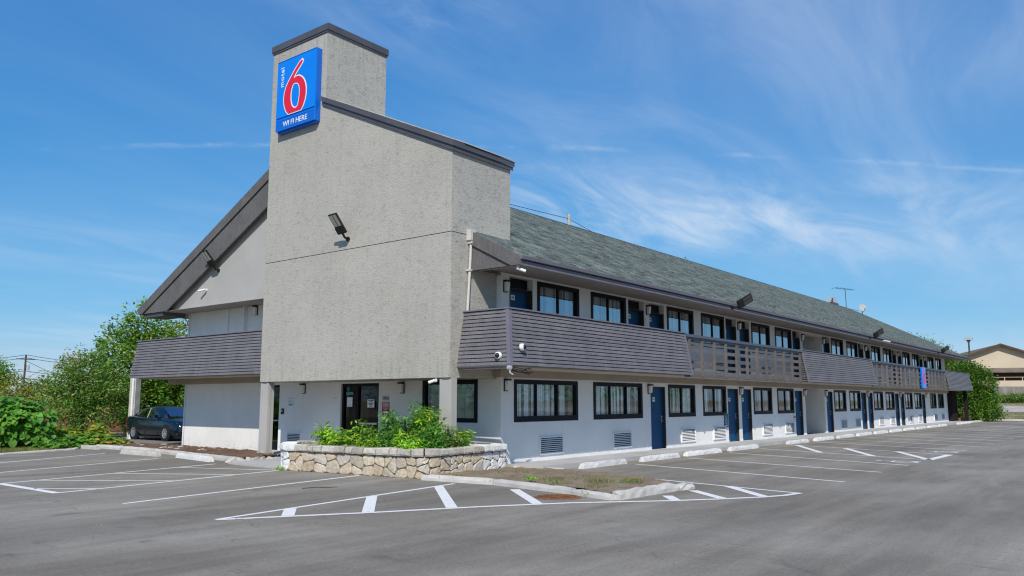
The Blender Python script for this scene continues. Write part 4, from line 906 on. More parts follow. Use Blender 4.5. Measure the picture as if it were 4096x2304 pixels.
# downspout, hopper and conduit on the tower flank
ds = obj('downspout', MB().tube([(-1.10, 0.075, 5.72), (-1.14, 0.075, 5.0), (-1.22, 0.075, 3.9), (-1.30, 0.075, 2.62)], 0.034, 8).box(-1.20, -1.02, 0.0, 0.145, 5.70, 5.98).box(-1.16, -1.05, 0.01, 0.145, 5.62, 5.70), M_CREAM, motel)
obj('bracket', MB().box(-1.20, -1.10, .03, .148, 4.92, 4.96), M_CREAM, ds); obj('bracket', MB().box(-1.30, -1.18, .03, .148, 3.4, 3.44), M_CREAM, ds)
obj('conduit', MB().tube([(-1.48, 0.12, 2.50), (-1.55, -.1, 2.50), (-1.58, -1.35, 2.50), (-1.56, -1.56, 2.50)], 0.035, 8).tube([(-1.50, .10, 2.42), (-1.58, -.15, 2.44), (-1.60, -1.45, 2.44)], 0.014, 6), M_TRIM, motel)
obj('junction_box', MB().lathe([(0, -1.60), (.05, -1.59), (.05, -1.50), (0, -1.49)], 10, 'y', (-1.58, 0, 2.46)).tube([(-1.58, -1.55, 2.46), (-1.58, -1.56, 2.34), (-1.52, -1.6, 2.30)], .02, 6), M_GALV, motel)
cab = MB()
for k in range(3):
    cab.tube([(-1.57, -1.55, 2.48 - .02*k), (-1.3, -1.56 - .02*k, 2.46 - .05*k), (-1.0, -1.55, 2.44 - .02*k), (-.75 - .1*k, -1.53, 2.47), (-.68 - .08*k, -1.53, 2.37 - .03*k), (-1.0, -1.5, 2.36), (-1.45, -1.5, 2.40)], 0.010, 5)
obj('cable', cab, M_WIRE, motel)

# ------------------------------------------------------------------ things fixed to the motel
def face_x(me_or_mb, x, y, z):
    """text lying in XY -> standing on a wall that faces -x, reading along -y"""
    return Matrix.Translation((x, y, z)) @ Matrix(((0, 0, -1, 0), (-1, 0, 0, 0), (0, 1, 0, 0), (0, 0, 0, 1)))
def put_text(body, size, x, y, z, mat, parent, name='lettering', rot=0.0, sx=1.0, extrude=0.004, spacing=1.0):
    me = text_mesh(body, size, extrude, spacing=spacing); me.transform(face_x(None, x, y, z) @ Matrix.Rotation(rot, 4, 'Z') @ Matrix.Diagonal((sx, 1, 1, 1)))
    return obj(name, me, mat, parent)
sign = tag(empty('wall_sign', (-1.95, 6.4, 9.83)), 'blue illuminated box sign with a red figure on the tower', 'sign')
YL, YRt, ZS0, ZS1 = 7.315, 5.44, 9.835, 12.06
obj('cabinet', MB().box(-1.93, -1.752, YRt, YL, ZS0, ZS1).box(-1.90, -1.752, YRt + .03, YL - .03, ZS0 - .05, ZS0), M_SIGND, sign)
obj('face', MB().box(-1.952, -1.931, YRt + .012, YL - .012, 10.255, ZS1 - .012), M_SIGNB, sign)
obj('lower_face', MB().box(-1.955, -1.931, YRt + .012, YL - .012, ZS0 + .012, 10.15), M_SIGND, sign)
obj('retainer', MB().box(-1.965, -1.931, YRt, YRt + .011, ZS0, ZS1).box(-1.965, -1.931, YL - .011, YL, ZS0, ZS1).box(-1.965, -1.931, YRt + .011, YL - .011, ZS1 - .011, ZS1).box(-1.965, -1.931, YRt + .011, YL - .011, ZS0, ZS0 + .011).box(-1.962, -1.931, YRt + .011, YL - .011, 10.151, 10.175), M_SIGNB, sign)
six_o = [(6.12, 11.86), (6.22, 11.82), (6.335, 11.728), (6.483, 11.599), (6.614, 11.465), (6.745, 11.33), (6.859, 11.178), (6.93, 11.015), (6.955, 10.84), (6.94, 10.678), (6.895, 10.53), (6.811, 10.39), (6.711, 10.29), (6.423, 10.29), (6.10, 10.29), (6.004, 10.41), (5.928, 10.572), (5.894, 10.739), (5.897, 10.915), (5.94, 11.08), (6.015, 11.21), (6.123, 11.315), (6.246, 11.38), (6.35, 11.396), (6.435, 11.385), (6.509, 11.348), (6.489, 11.421), (6.408, 11.512), (6.31, 11.598), (6.212, 11.684), (6.131, 11.751), (6.085, 11.818)]
six_h = [(6.39, 11.206), (6.285, 11.168), (6.21, 11.06), (6.185, 10.921), (6.186, 10.766), (6.216, 10.574), (6.259, 10.452), (6.342, 10.40), (6.447, 10.42), (6.537, 10.49), (6.595, 10.598), (6.628, 10.74), (6.631, 10.897), (6.606, 11.047), (6.543, 11.166), (6.477, 11.21)]
def offset_poly(P, d):
    n = len(P); A = sum(P[i][0]*P[(i + 1) % n][1] - P[(i + 1) % n][0]*P[i][1] for i in range(n)); s = 1 if A > 0 else -1; out = []
    for i in range(n):
        a, b, c = Vector(P[i - 1]), Vector(P[i]), Vector(P[(i + 1) % n]); e1 = (b - a).normalized(); e2 = (c - b).normalized()
        n1 = Vector((e1.y, -e1.x))*s; n2 = Vector((e2.y, -e2.x))*s; nn = (n1 + n2); nn = nn.normalized()/max(0.55, nn.length/2) if nn.length > 1e-3 else n1
        q = b + nn*d; out.append((q.x, q.y))
    return out
def flat_with_hole(outer, hole, x0, x1, zmin=None):
    if zmin is not None: outer = [(y, max(z, zmin)) for y, z in outer]
    L = [[Vector((0, y, z)) for y, z in outer]] + ([[Vector((0, y, z)) for y, z in hole]] if hole else []); allp = [p for l in L for p in l]
    m = MB(); tri = geometry.tessellate_polygon(L); m.add([(x0, p.y, p.z) for p in allp], [tuple(t) for t in tri])
    for l in L:
        n = len(l)
        for i in range(n): m.quad((x0, l[i].y, l[i].z), (x0, l[(i + 1) % n].y, l[(i + 1) % n].z), (x1, l[(i + 1) % n].y, l[(i + 1) % n].z), (x1, l[i].y, l[i].z))
    return m
obj('figure_outline', flat_with_hole(offset_poly(six_o, 0.040), offset_poly(six_h, -0.036), -1.9575, -1.9525, 10.26), M_SIGNW, sign)
obj('figure', flat_with_hole(six_o, six_h, -1.965, -1.958, 10.265), M_SIGNR, sign)
put_text('motel', 0.26, -1.956, 7.075, 11.53, M_SIGNW, sign, rot=math.pi/2, spacing=1.08)
put_text('WI FI HERE', 0.235, -1.960, 6.37, 9.998, M_SIGNW, sign, sx=1.0, spacing=1.02)
# small sign on the far railing
hs = tag(empty('railing_sign', (41.6, -1.4, 2.55)), 'small blue vertical sign with a red figure on the balcony railing', 'sign')
obj('panel', MB().box(40.95, 41.95, -1.42, -1.32, 2.52, 3.86), M_SIGNB, hs)
sc_ = 0.62
P6 = [(41.45 - (y - 6.42)*sc_, 3.28 + (z - 11.05)*sc_) for y, z in six_o]; H6 = [(41.45 - (y - 6.42)*sc_, 3.28 + (z - 11.05)*sc_) for y, z in six_h]
mm = flat_with_hole(P6, H6, 0.0, 0.01); mm.v = [(v[1], -1.4215 - v[0] - .0, v[2]) for v in mm.v]; obj('figure', mm, M_SIGNR, hs)

def floodlight(base, nrm, head_dir, label, lens=None):
    """adjustable flood lamp: wall plate, knuckle arm, housing, two lenses"""
    b = Vector(base); n = Vector(nrm); h = Vector(head_dir).normalized(); e = tag(empty('floodlight', base), label, 'floodlight', 'flood lamps on the motel')
    k1 = b + n*0.13 + Vector((0, 0, .02)); k2 = k1 + h*0.13
    obj('bracket', MB().tube([b + n*.002, b + n*.05], .065, 10).tube([b + n*.04, k1, k2], .032, 8), M_BLACK, e)
    side = h.cross(n).normalized(); nn = side.cross(h).normalized()                      # nn: lens side
    if nn.z > 0: nn = -nn
    c = k2 + h*0.31
    def bx(m, a0, a1, s0, s1, t0, t1):
        pts = [c + h*a + side*s + nn*t for t in (t0, t1) for (a, s) in ((a0, s0), (a1, s0), (a1, s1), (a0, s1))]
        m.add(pts, ((0, 3, 2, 1), (4, 5, 6, 7), (0, 1, 5, 4), (1, 2, 6, 5), (2, 3, 7, 6), (3, 0, 4, 7))); return m
    obj('housing', bx(bx(MB(), -.31, .30, -.155, .155, -.05, .012), -.30, -.10, -.14, .14, .012, .05), M_BLACK, e)
    for s in (-1, 1): obj('lens', bx(MB(), -.07, .27, s*.075 - .058, s*.075 + .058, .0125, .016), lens or M_LED, e)
    return e
floodlight((-1.752, 4.01, 6.13), (-1, 0, 0), (-0.40, 0.02, 0.50), 'black flood lamp on the tower stucco below the sign')
floodlight((-0.852, 11.86, 6.16), (-1, 0, 0), (-0.40, 0.07, 0.50), 'black flood lamp on the gable wall under the sloping rake')
for i, x in enumerate((11.2, 28.9, 46.0)): floodlight((x, -1.49, 4.99), (0, -1, 0), (0.42, -0.42, 0.34), f'{ORD[i]} black flood lamp from the tower along the long eave fascia', M_DLENS)

ln_b = MB().prism([(0, -.17), (-.03, -.17), (-.03, .10), (-.14, .10), (-.14, .15), (0, .15)], -.075, .075, 'x').mesh('housing'); ln_b.materials.append(M_BLACK)
ln_l = MB().prism([(-.031, -.15), (-.10, -.13), (-.125, .098), (-.031, .098)], -.062, .062, 'x').mesh('lens'); ln_l.materials.append(M_LENS)
def lantern(loc, rz, label):
    e = tag(empty('wall_lantern', loc, rz), label, 'wall lamp', 'wall lamps of the motel'); add_child('housing', ln_b, e); add_child('lens', ln_l, e); return e
for i, x in enumerate((7.70, 15.19, 22.72, 25.85, 33.38, 40.9, 48.5)): lantern((x, -.002, 2.10), 0, f'{ORD[i]} ground floor lamp beside room doors counting from the wide windows')
lantern((0.19, -.002, 2.12), 0, 'black wall lamp at the lower corner beside the wide window')
lantern((0.16, -.002, 4.68), 0, 'black wall lamp at the corner of the upper gallery by the first door')
for i, x in enumerate((7.71, 15.24, 22.74, 25.84, 33.40, 40.95, 48.50)): lantern((x, -.002, 4.72), 0, f'{ORD[i]} upper floor lamp between room doors counting from the gallery corner lamp')
lantern((-.002, 3.58, 2.08), -math.pi/2, 'black wall lamp above the planter between office door and window')
lantern((-.002, 8.04, 2.10), -math.pi/2, 'black wall lamp between side door and office door')
lantern((-.002, 10.80, 4.78), -math.pi/2, 'dark wall lamp on the gallery wall beside the tower')

def dome_camera(c, d, label):
    c = Vector(c); d = Vector(d).normalized(); e = tag(empty('dome_camera', c), label, 'camera', 'security cameras'); q = Vector((0, 0, 1)).rotation_difference(d).to_matrix().to_4x4(); M = Matrix.Translation(c) @ q
    obj('housing', MB().lathe([(0, 0), (.085, .001), (.09, .03), (.085, .085), (.06, .10)], 16).xform(M), M_WHITE, e, True)
    obj('dome', MB().lathe([(.058, .098), (.05, .125), (.03, .145), (0, .15)], 14).xform(M), M_BLACK, e, True)
dome_camera((-1.455, -1.14, 2.75), (-1, -.15, .05), 'white dome camera low on the slatted balcony end panel')
dome_camera((-1.06, -1.46, 2.95), (.25, -1, .1), 'white dome camera on the long slatted balcony panel')
def bullet_camera(base, n, d, label, L=0.22):
    base = Vector(base); n = Vector(n).normalized(); d = Vector(d).normalized(); e = tag(empty('bullet_camera', base), label, 'camera', 'security cameras')
    k = base + n*.10
    obj('mount', MB().tube([base + n*.001, base + n*.02], .045, 10).tube([base + n*.02, k], .016, 6), M_WHITE, e)
    obj('body', MB().tube([k - d*.04, k + d*L*.85], .037, 12), M_WHITE, e); obj('lens', MB().tube([k + d*L*.85, k + d*(L*.85 + .012)], .030, 12), M_BLACK, e)
bullet_camera((-0.852, 12.56, 5.54), (-1, 0, 0), (-.45, .85, -.18), 'white bullet camera on the gable wall above the gallery', .26)
bullet_camera((-1.0, -1.35, 4.945), (-.2, -.2, -1), (.55, -.75, -.35), 'white bullet camera hanging under the eave corner', .22)
bullet_camera((31.5, -1.50, 4.99), (0, -1, 0), (.9, -.4, -.1), 'white bullet camera on the long eave fascia', .5)
bullet_camera((-1.74, 0.62, 2.20), (-1, 0, -.2), (-.5, .8, -.3), 'white bullet camera at the top of the post behind the planter', .14)

# notices by the office
def notice(name, y0, y1, z0, z1, mat, label, x=-.012, th=.010):
    e = tag(empty(name, (x, (y0 + y1)/2, z0)), label, 'notice'); obj('plate', MB().box(x, x + th, y0, y1, z0, z1), mat, e); return e
e = notice('office_notice', 4.13, 4.40, 1.715, 1.845, plain('plate_grey', (0.42, 0.41, 0.41)), 'grey plate lettered Office beside the glass door'); put_text('Office', .105, -.014, 4.265, 1.78, M_BLACK, e, extrude=.001)
e = notice('red_notice', 4.11, 4.41, 1.36, 1.68, M_RED, 'red and white notice under the office plate')
obj('frame', MB().box(-.0145, -.0125, 4.13, 4.39, 1.545, 1.56).box(-.0145, -.0125, 4.13, 4.39, 1.645, 1.655), M_SIGNW, e)
m = MB()
for z, ya, yb in ((1.602, 4.14, 4.38), (1.50, 4.15, 4.37), (1.455, 4.20, 4.32), (1.40, 4.15, 4.37)):
    for k in range(6): m.box(-.0145, -.0125, ya + (yb - ya)*k/6 + .004, ya + (yb - ya)*(k + .75)/6, z - (.026 if z > 1.55 else .010), z + (.026 if z > 1.55 else .010))
obj('small_print', m, M_SIGNW, e)
e = notice('door_poster', 5.79, 6.03, 1.53, 1.81, M_SIGNW, 'pale green poster taped inside the sliding office pane', .060, .004); obj('mark', MB().tube([(.058, 5.86, 1.68), (.058, 5.90, 1.715), (.058, 5.95, 1.72)], .006, 5).box(.0585, .0598, 5.83, 5.99, 1.545, 1.60), M_GALV, e)
e = notice('teal_sticker', 5.76, 6.08, 1.885, 1.965, M_TEAL, 'blue green sticker on the glass above the pale poster', .061, .004)
e = notice('door_notice', 4.82, 5.12, 1.51, 1.745, M_SIGNW, 'white printed sheet taped on the dark office door', .060, .004); m = MB()
for k, (z, w) in enumerate(((1.715, .12), (1.675, .06), (1.635, .12), (1.595, .07), (1.55, .06))): m.box(.0575, .0595, 4.97 - w, 4.97 + w, z - .010, z + .010)
obj('print', m, M_BLACK, e)
e = notice('side_notice', 8.37, 8.98, 1.765, 1.80, M_SIGNW, 'narrow white notice strip beside the side door'); obj('print', MB().box(-.0145, -.0125, 8.50, 8.86, 1.778, 1.788), M_SIGND, e)
e = notice('access_notice', 8.57, 8.82, 1.54, 1.72, M_GALV, 'small grey access plate below the white strip'); obj('mark', MB().box(-.0145, -.0125, 8.62, 8.77, 1.565, 1.60).lathe([(.018, -.0145), (.018, -.0125)], 10, 'x', (0, 8.69, 1.66)), M_SIGND, e)
e = notice('door_plate', 6.45, 6.56, 1.76, 1.80, M_SIGNW, 'tiny white plate on the wall beside the office door frame'); obj('mark', MB().box(-.0145, -.0125, 6.47, 6.54, 1.775, 1.785), M_BLACK, e)
e = notice('key_reader', 9.05, 9.15, 1.28, 1.46, M_BLACK, 'black intercom box next to the side door', -.05, .048); obj('keypad', MB().box(-.053, -.0505, 9.07, 9.13, 1.36, 1.42), M_GALV, e)
e = tag(empty('access_banner', (13.72, -.02, .72)), 'dark teal narrow access sign beside a blue room door', 'notice'); obj('plate', MB().box(13.55, 13.90, -.022, -.004, .70, 1.22), M_TEALB, e)
m = MB().box(13.68, 13.71, -.025, -.0225, .98, 1.14).box(13.68, 13.78, -.025, -.0225, .98, 1.0).box(13.62, 13.84, -.025, -.0225, .76, .79)
for k in range(10): a = 2*math.pi*k/12 + 2; m.box(13.72 + .07*math.cos(a) - .012, 13.72 + .07*math.cos(a) + .012, -.025, -.0225, .91 + .07*math.sin(a) - .012, .91 + .07*math.sin(a) + .012)
obj('mark', m, M_SIGNW, e)
e = tag(empty('door_notice_strip', (21.3, -.02, .6)), 'red and white notice strip beside the room door by the passage', 'notice'); obj('plate', MB().box(21.12, 21.36, -.018, -.004, .72, 1.12), M_SIGNW, e); obj('band', MB().box(21.13, 21.35, -.021, -.0185, .92, 1.03).box(21.16, 21.32, -.021, -.0185, .84, .87).box(21.16, 21.32, -.021, -.0185, .77, .80), M_RED, e)

# roof fittings
e = tag(empty('tv_antenna', (57.0, YR, ZR)), 'thin metal television antenna on the far ridge end', 'antenna')
obj('mast', MB().tube([(57.0, YR, ZR - .05), (56.95, YR, ZR + 1.72)], .03, 6).tube([(57.0, YR, ZR), (57.5, YR - .9, ZR - .3)], .02, 5), M_TRIM, e)
m = MB().tube([(56.2, YR + .62, ZR + 1.74), (57.5, YR - .5, ZR + 1.60)], .02, 6)
for k in range(6):
    t = k/5; cx_, cy_, cz_ = 56.2 + 1.3*t, YR + .62 - 1.12*t, ZR + 1.74 - .14*t; w = .55 - .3*t; m.tube([(cx_ - w*.64, cy_ - w*.77, cz_), (cx_ + w*.64, cy_ + w*.77, cz_)], .014, 5)
obj('boom', m, M_TRIM, e)
e = tag(empty('satellite_dish', (56.9, 6.2, roof_z(6.2))), 'round white satellite dish on the far roof edge', 'satellite dish')
c = Vector((56.9, 6.2, roof_z(6.2) + .55)); q = Vector((0, 0, 1)).rotation_difference(Vector((-.75, -.55, .35)).normalized()).to_matrix().to_4x4()
obj('reflector', MB().lathe([(0, 0), (.12, .01), (.24, .04), (.33, .09), (.33, .10), (.22, .05), (0, .02)], 20).xform(Matrix.Translation(c) @ q), M_GABLE, e, True)
obj('arm', MB().tube([c, (56.9, 6.25, roof_z(6.2) - .02)], .03, 6).tube([c + Vector((0, 0, -.35)), c + Vector((-.55, -.35, -.22))], .018, 6).tube([c + Vector((-.55, -.35, -.22)), c + Vector((-.58, -.37, -.05))], .04, 6), M_TRIM, e)
e = tag(empty('roof_vent', (53.1, YR, ZR)), 'bright sheet metal vent box on the ridge', 'roof vent'); obj('box', MB().box(52.5, 53.7, YR - .25, YR + .25, ZR + .06, ZR + .52), M_GALV, e); obj('collar', MB().box(52.4, 53.8, YR - .3, YR + .3, ZR - .12, ZR + .06).box(52.3, 52.38, YR - .3, YR - .2, ZR - .1, ZR + .4), M_TRIM, e)

# ------------------------------------------------------------------ stone planter
planter = tag(empty('stone_planter', (-2.2, 1.8, 0)), 'low rubble stone planter with capped top before the office', 'planter')
PATH = [Vector(p) for p in ((-1.55, 5.05), (-2.15, 5.10), (-2.75, 4.98), (-3.25, 4.58), (-3.58, 3.98), (-3.40, 2.4), (-3.25, 1.0), (-3.16, -0.12), (-3.05, -0.36), (-2.75, -0.40), (-1.5, -0.31), (-0.04, -0.20))]
cum = [0.0]
for i in range(1, len(PATH)): cum.append(cum[-1] + (PATH[i] - PATH[i - 1]).length)
def path_at(u):
    u = min(max(u, 0), cum[-1] - 1e-6); i = max(k for k in range(len(cum) - 1) if cum[k] <= u); t = (u - cum[i])/(cum[i + 1] - cum[i]); d = (PATH[i + 1] - PATH[i]).normalized()
    if t > .5 and i + 2 < len(PATH): d = d.lerp((PATH[i + 2] - PATH[i + 1]).normalized(), (t - .5)).normalized()
    elif t < .5 and i > 0: d = d.lerp((PATH[i] - PATH[i - 1]).normalized(), (.5 - t)).normalized()
    return PATH[i].lerp(PATH[i + 1], t), Vector((d.y, -d.x))
def on_wall(u, z, dep):
    p, n = path_at(u); n = -n if n.dot(p - Vector((-1.5, 2.2))) < 0 else n
    return (p.x + n.x*dep, p.y + n.y*dep, z)
ZP = 0.47; ZCAP = 0.635; UL = cum[-1]
core = MB(); N = 60
for i in range(N):
    a, b = UL*i/N, UL*(i + 1)/N
    for (z0, z1, d0, d1) in ((-0.02, ZP + .02, 0, 0), (ZP + .02, ZP + .02, 0, -.26), (ZP + .02, 0.1, -.26, -.26)):
        core.quad(on_wall(a, z0, d0), on_wall(b, z0, d0), on_wall(b, z1, d1), on_wall(a, z1, d1))
obj('mortar_core', core, M_MORTAR, planter)
def clip_half(poly, p, n):
    out = []
    for i in range(len(poly)):
        a, b = poly[i], poly[(i + 1) % len(poly)]; da, db = (a - p).dot(n), (b - p).dot(n)
        if da <= 0: out.append(a)
        if (da < 0) != (db < 0) and abs(db - da) > 1e-9: out.append(a + (b - a)*(da/(da - db)))
    return out
rs = random.Random(11); seeds = []; u = -0.1
while u < UL + .1:
    w = rs.uniform(.22, .46); rows = rs.choice((2, 2, 2, 3))
    for r in range(rows): seeds.append(Vector((u + w*rs.uniform(.25, .75), ZP*(r + rs.uniform(.25, .75))/rows)))
    u += w
for sidx, s in enumerate(seeds):
    poly = [Vector((max(s.x - .6, 0.01), -0.01)), Vector((min(s.x + .6, UL - .01), -0.01)), Vector((min(s.x + .6, UL - .01), ZP)), Vector((max(s.x - .6, 0.01), ZP))]
    for o in seeds:
        if o is s or abs(o.x - s.x) > 1.0: continue
        poly = clip_half(poly, (s + o)/2, (o - s).normalized())
        if len(poly) < 3: break
    if len(poly) < 3: continue
    P = []; n = len(poly); c = sum(poly, Vector((0, 0)))/n
    if max((p - c).length for p in poly) < .05: continue
    Q = []
    for p in poly:                                        # subdivide and soften the outline
        k = poly.index(p); q = poly[(k + 1) % n]; Q += [p.lerp(q, .22), p.lerp(q, .5) + Vector((rs.uniform(-.008, .008), rs.uniform(-.008, .008))), p.lerp(q, .78)]
    n = len(Q); bulge = rs.uniform(.018, .040); m = MB(); inset = lambda p, g: p + (c - p)*(g/max((p - c).length, .02))
    r0 = [inset(p, .009) for p in Q]; r1 = [inset(p, .013) for p in Q]; r2 = [inset(p, .026) for p in Q]
    V = [on_wall(p.x, max(p.y, -.01), -.01) for p in r0] + [on_wall(p.x, max(p.y, -.01), bulge*.6) for p in r1] + [on_wall(p.x, max(p.y, 0), bulge + rs.uniform(-.008, .008)) for p in r2] + [on_wall(c.x, c.y, bulge + rs.uniform(0, .01))]
    F = [(i, (i + 1) % n, n + (i + 1) % n, n + i) for i in range(n)] + [(n + i, n + (i + 1) % n, 2*n + (i + 1) % n, 2*n + i) for i in range(n)] + [(2*n + i, 2*n + (i + 1) % n, 3*n) for i in range(n)]
    m.add(V, F); white = (1.0 < s.x < 2.86 and s.y > .06 ) or s.x > UL - 1.15
    obj('stone', m, M_WSTONE if white else M_STONE, planter)
u = 0.0; k = 0
while u < UL - .1:
    w = min(rs.uniform(.20, .42), UL - u); a, b = u + .016, u + w - .016; m = MB(); nseg = 3; V = []; dz = rs.uniform(-.012, .012); jo = rs.uniform(-.012, .015)
    prof = [(-.31, ZP + .03), (-.31, ZCAP - .01 + dz), (-.27, ZCAP + dz), (.04 + jo, ZCAP + dz), (.075 + jo, ZCAP - .02 + dz), (.085 + jo, ZP + .05), (.07 + jo, ZP + .012)]
    for i in range(nseg + 1):
        uu = a + (b - a)*i/nseg
        for d, z in prof: V.append(on_wall(uu + rs.uniform(-.004, .004), z + rs.uniform(-.006, .006), d + rs.uniform(-.006, .006)))
    q = len(prof); m.add(V, [(i*q + j, i*q + (j + 1) % q, (i + 1)*q + (j + 1) % q, (i + 1)*q + j) for i in range(nseg) for j in range(q)] + [tuple(range(q)), tuple(nseg*q + j for j in range(q - 1, -1, -1))])
    obj('cap_stone', m, M_WSTONE if (1.0 < u < 2.8 or u > UL - 1.2) else M_CAP, planter); u += w; k += 1
inner = [on_wall(UL*i/40, 0, -.24)[:2] for i in range(41)] + [(-0.05, -0.1), (-0.05, 4.4), (-1.5, 4.6)]
mb = MB().add([(p[0], p[1], 0.50) for p in inner], [tuple(range(len(inner)))]); obj('soil', mb, M_SOIL, planter)

# plants in the planter
def leafy_plant(x, y, h, spread, n, leaf, mat, label, group='plants in the stone planter', stems=9, asp=0.42, droop=0.7, rich=1.0):
    e = tag(empty('leafy_plant', (x, y, .5)), label, 'plant', group); m = MB(); C = []; Dr = []; rg = np.random.default_rng(int(abs(x*97 + y*31)*100) + 5)
    for k in range(stems):
        a = rg.uniform(0, 6.28); r = spread*math.sqrt(rg.uniform(.02, 1)); hh = h*rg.uniform(.62, 1.05)*(1 - .35*(r/spread)**2)
        tip = Vector((x + r*math.cos(a), y + r*math.sin(a), .5 + hh)); b0 = Vector((x + .3*r*math.cos(a), y + .3*r*math.sin(a), .49)); mid = b0.lerp(tip, .55) + Vector((rg.normal()*.03, rg.normal()*.03, 0))
        m.tube([b0, mid, tip], [.010, .008, .004], 5, False); nl = int(n/stems)
        t = rg.uniform(.12, 1, nl)**.8
        for tt in t:
            p = b0.lerp(mid, tt/.55) if tt < .55 else mid.lerp(tip, (tt - .55)/.45); an = rg.uniform(0, 6.28); rr = rg.uniform(.01, .11)*rich
            C.append((p.x + rr*math.cos(an), p.y + rr*math.sin(an), p.z + rg.normal()*.02)); Dr.append((math.cos(an), math.sin(an), .25))
    obj('stem', m, M_STEM, e); me = leaf_cloud('foliage', np.array(C), leaf, asp, droop, np.array(Dr), rng=rg); o = obj('foliage', me, mat, e); o['kind'] = 'stuff'; return e
PL = [(-2.55, 3.62, .62, .34, 'light green bushy plant at the rounded planter end', M_PLANT, .13), (-2.75, 2.95, .50, .30, 'low lime green plant near the rounded planter end', M_PLANT, .12),
      (-2.65, 2.35, .66, .34, 'medium bushy green plant before the pale door pane', M_PLANT, .13), (-2.45, 1.85, .72, .34, 'bushy green plant below the printed door sheet', M_PLANTD, .12),
      (-2.4, 1.35, 1.02, .36, 'tall leafy plant below the red notice', M_PLANTD, .14), (-2.75, 1.05, .60, .30, 'dense dark green plant at the foot of the tallest plants', M_PLANTD, .12),
      (-2.2, .80, 1.12, .30, 'tallest upright green plant before the bare office wall', M_PLANTD, .13), (-2.75, .55, .55, .28, 'small lime green plant by the black stake', M_PLANT, .12),
      (-2.2, .32, .98, .40, 'broad leafy plant before the office window', M_PLANT, .14), (-2.45, .05, .66, .32, 'round green plant before the tower post', M_PLANTD, .12),
      (-1.9, .02, .55, .30, 'grey green low plant beside the tower post', M_SHRUB, .11), (-1.35, .16, .62, .28, 'lime plant with drooping leaves near the white stones', M_PLANT, .16),
      (-2.9, 1.6, .40, .28, 'low green plant along the middle of the front cap', M_PLANT, .11), (-1.62, -.02, .42, .24, 'small green plant along the side cap', M_PLANTD, .10), (-2.9, 0.1, .38, .22, 'short lime plant in the planter corner', M_PLANT, .12)]
for (x, y, h, sp, lab, mt, lf) in PL: leafy_plant(x, y, h*1.12, sp*1.05, int(720*h + 200), lf, mt, lab, stems=int(11 + 9*h), asp=.36)
e = tag(empty('garden_stake', (-2.75, .62, .45)), 'thin black stake standing among the planter plants', 'stake'); obj('rod', MB().box(-2.775, -2.745, .60, .63, .45, 1.22), M_BLACK, e); obj('point', MB().add([(-2.775, .60, 1.22), (-2.745, .60, 1.22), (-2.745, .63, 1.22), (-2.775, .63, 1.22), (-2.76, .615, 1.27)], ((0, 1, 4), (1, 2, 4), (2, 3, 4), (3, 0, 4))), M_BLACK, e)
cg = tag(empty('wire_cage', (-2.05, 1.0, .5)), 'thin wire plant cage among the tall planter plants', 'plant cage')
for z in (.75, 1.0, 1.18): obj('hoop', MB().tube([(-2.05 + .26*math.cos(2*math.pi*k/14), 1.0 + .30*math.sin(2*math.pi*k/14), z) for k in range(15)], .005, 4), M_GALV, cg)
for k in range(5): a = 1.257*k; obj('wire', MB().tube([(-2.05 + .26*math.cos(a), 1.0 + .30*math.sin(a), .48), (-2.05 + .26*math.cos(a), 1.0 + .30*math.sin(a), 1.18)], .005, 4), M_GALV, cg)

def polar(px, d):
    """ground point seen in photo column px at horizontal distance d (used once to measure where things stand)"""
    a = math.atan((px - 2048)/(3228.5/math.cos(PITCH))); h = YAW - a; return CAM.x + d*math.cos(h), CAM.y + d*math.sin(h)
# ------------------------------------------------------------------ parked car (nose toward -y)
car = tag(empty('parked_car', (2.98, 21.55, 0.0), math.pi), 'dark blue sedan parked beyond the gable wall', 'car')
def loft(secs, mat, name, par, smooth=True, capends=True):
    m = MB(); k = len(secs[0]); m.add([p for s in secs for p in s], [(i*k + j, i*k + j + 1, (i + 1)*k + j + 1, (i + 1)*k + j) for i in range(len(secs) - 1) for j in range(k - 1)] + ([tuple(range(k)), tuple((len(secs) - 1)*k + j for j in range(k - 1, -1, -1))] if capends else []))
    me = m.mesh(name); me.materials.append(mat)
    if smooth: me.polygons.foreach_set('use_smooth', [True]*len(me.polygons))
    o = bpy.data.objects.new(name, me); COL.objects.link(o); o.parent = par; return o
# stations: y, z bottom, z shoulder, z deck, half width low, half width shoulder, half width deck
ST = [(-2.30, .42, .72, .78, .62, .66, .50), (-2.24, .30, .88, 1.00, .78, .80, .62), (-2.05, .22, .95, 1.07, .85, .865, .70), (-1.6, .19, .96, 1.06, .875, .885, .72), (-1.0, .18, .95, 1.00, .885, .890, .74), (-.2, .18, .93, .97, .888, .892, .75),
      (.6, .18, .91, .96, .885, .890, .75), (1.05, .18, .89, .99, .88, .885, .74), (1.5, .18, .84, .93, .875, .875, .70), (1.9, .19, .76, .86, .85, .84, .62), (2.15, .22, .66, .77, .78, .76, .52), (2.28, .30, .56, .64, .66, .62, .42), (2.33, .38, .50, .54, .52, .50, .36)]
def body_sec(s):
    y, zb, zs, zt, wl, ws, wt = s; half = [(wl*.80, zb), (wl*.97, zb + .05), (wl + .012, zb + (zs - zb)*.35), (ws + .010, zb + (zs - zb)*.62), (ws, zb + (zs - zb)*.88), (ws*.985, zs), (wt + (ws - wt)*.5, zs + (zt - zs)*.75), (wt, zt - .008), (wt*.5, zt + .012)]
    return [(x, y, z) for x, z in half] + [(0, y, zt + .018)] + [(-x, y, z) for x, z in reversed(half)]
loft([body_sec(s) for s in ST], M_CAR, 'body', car)
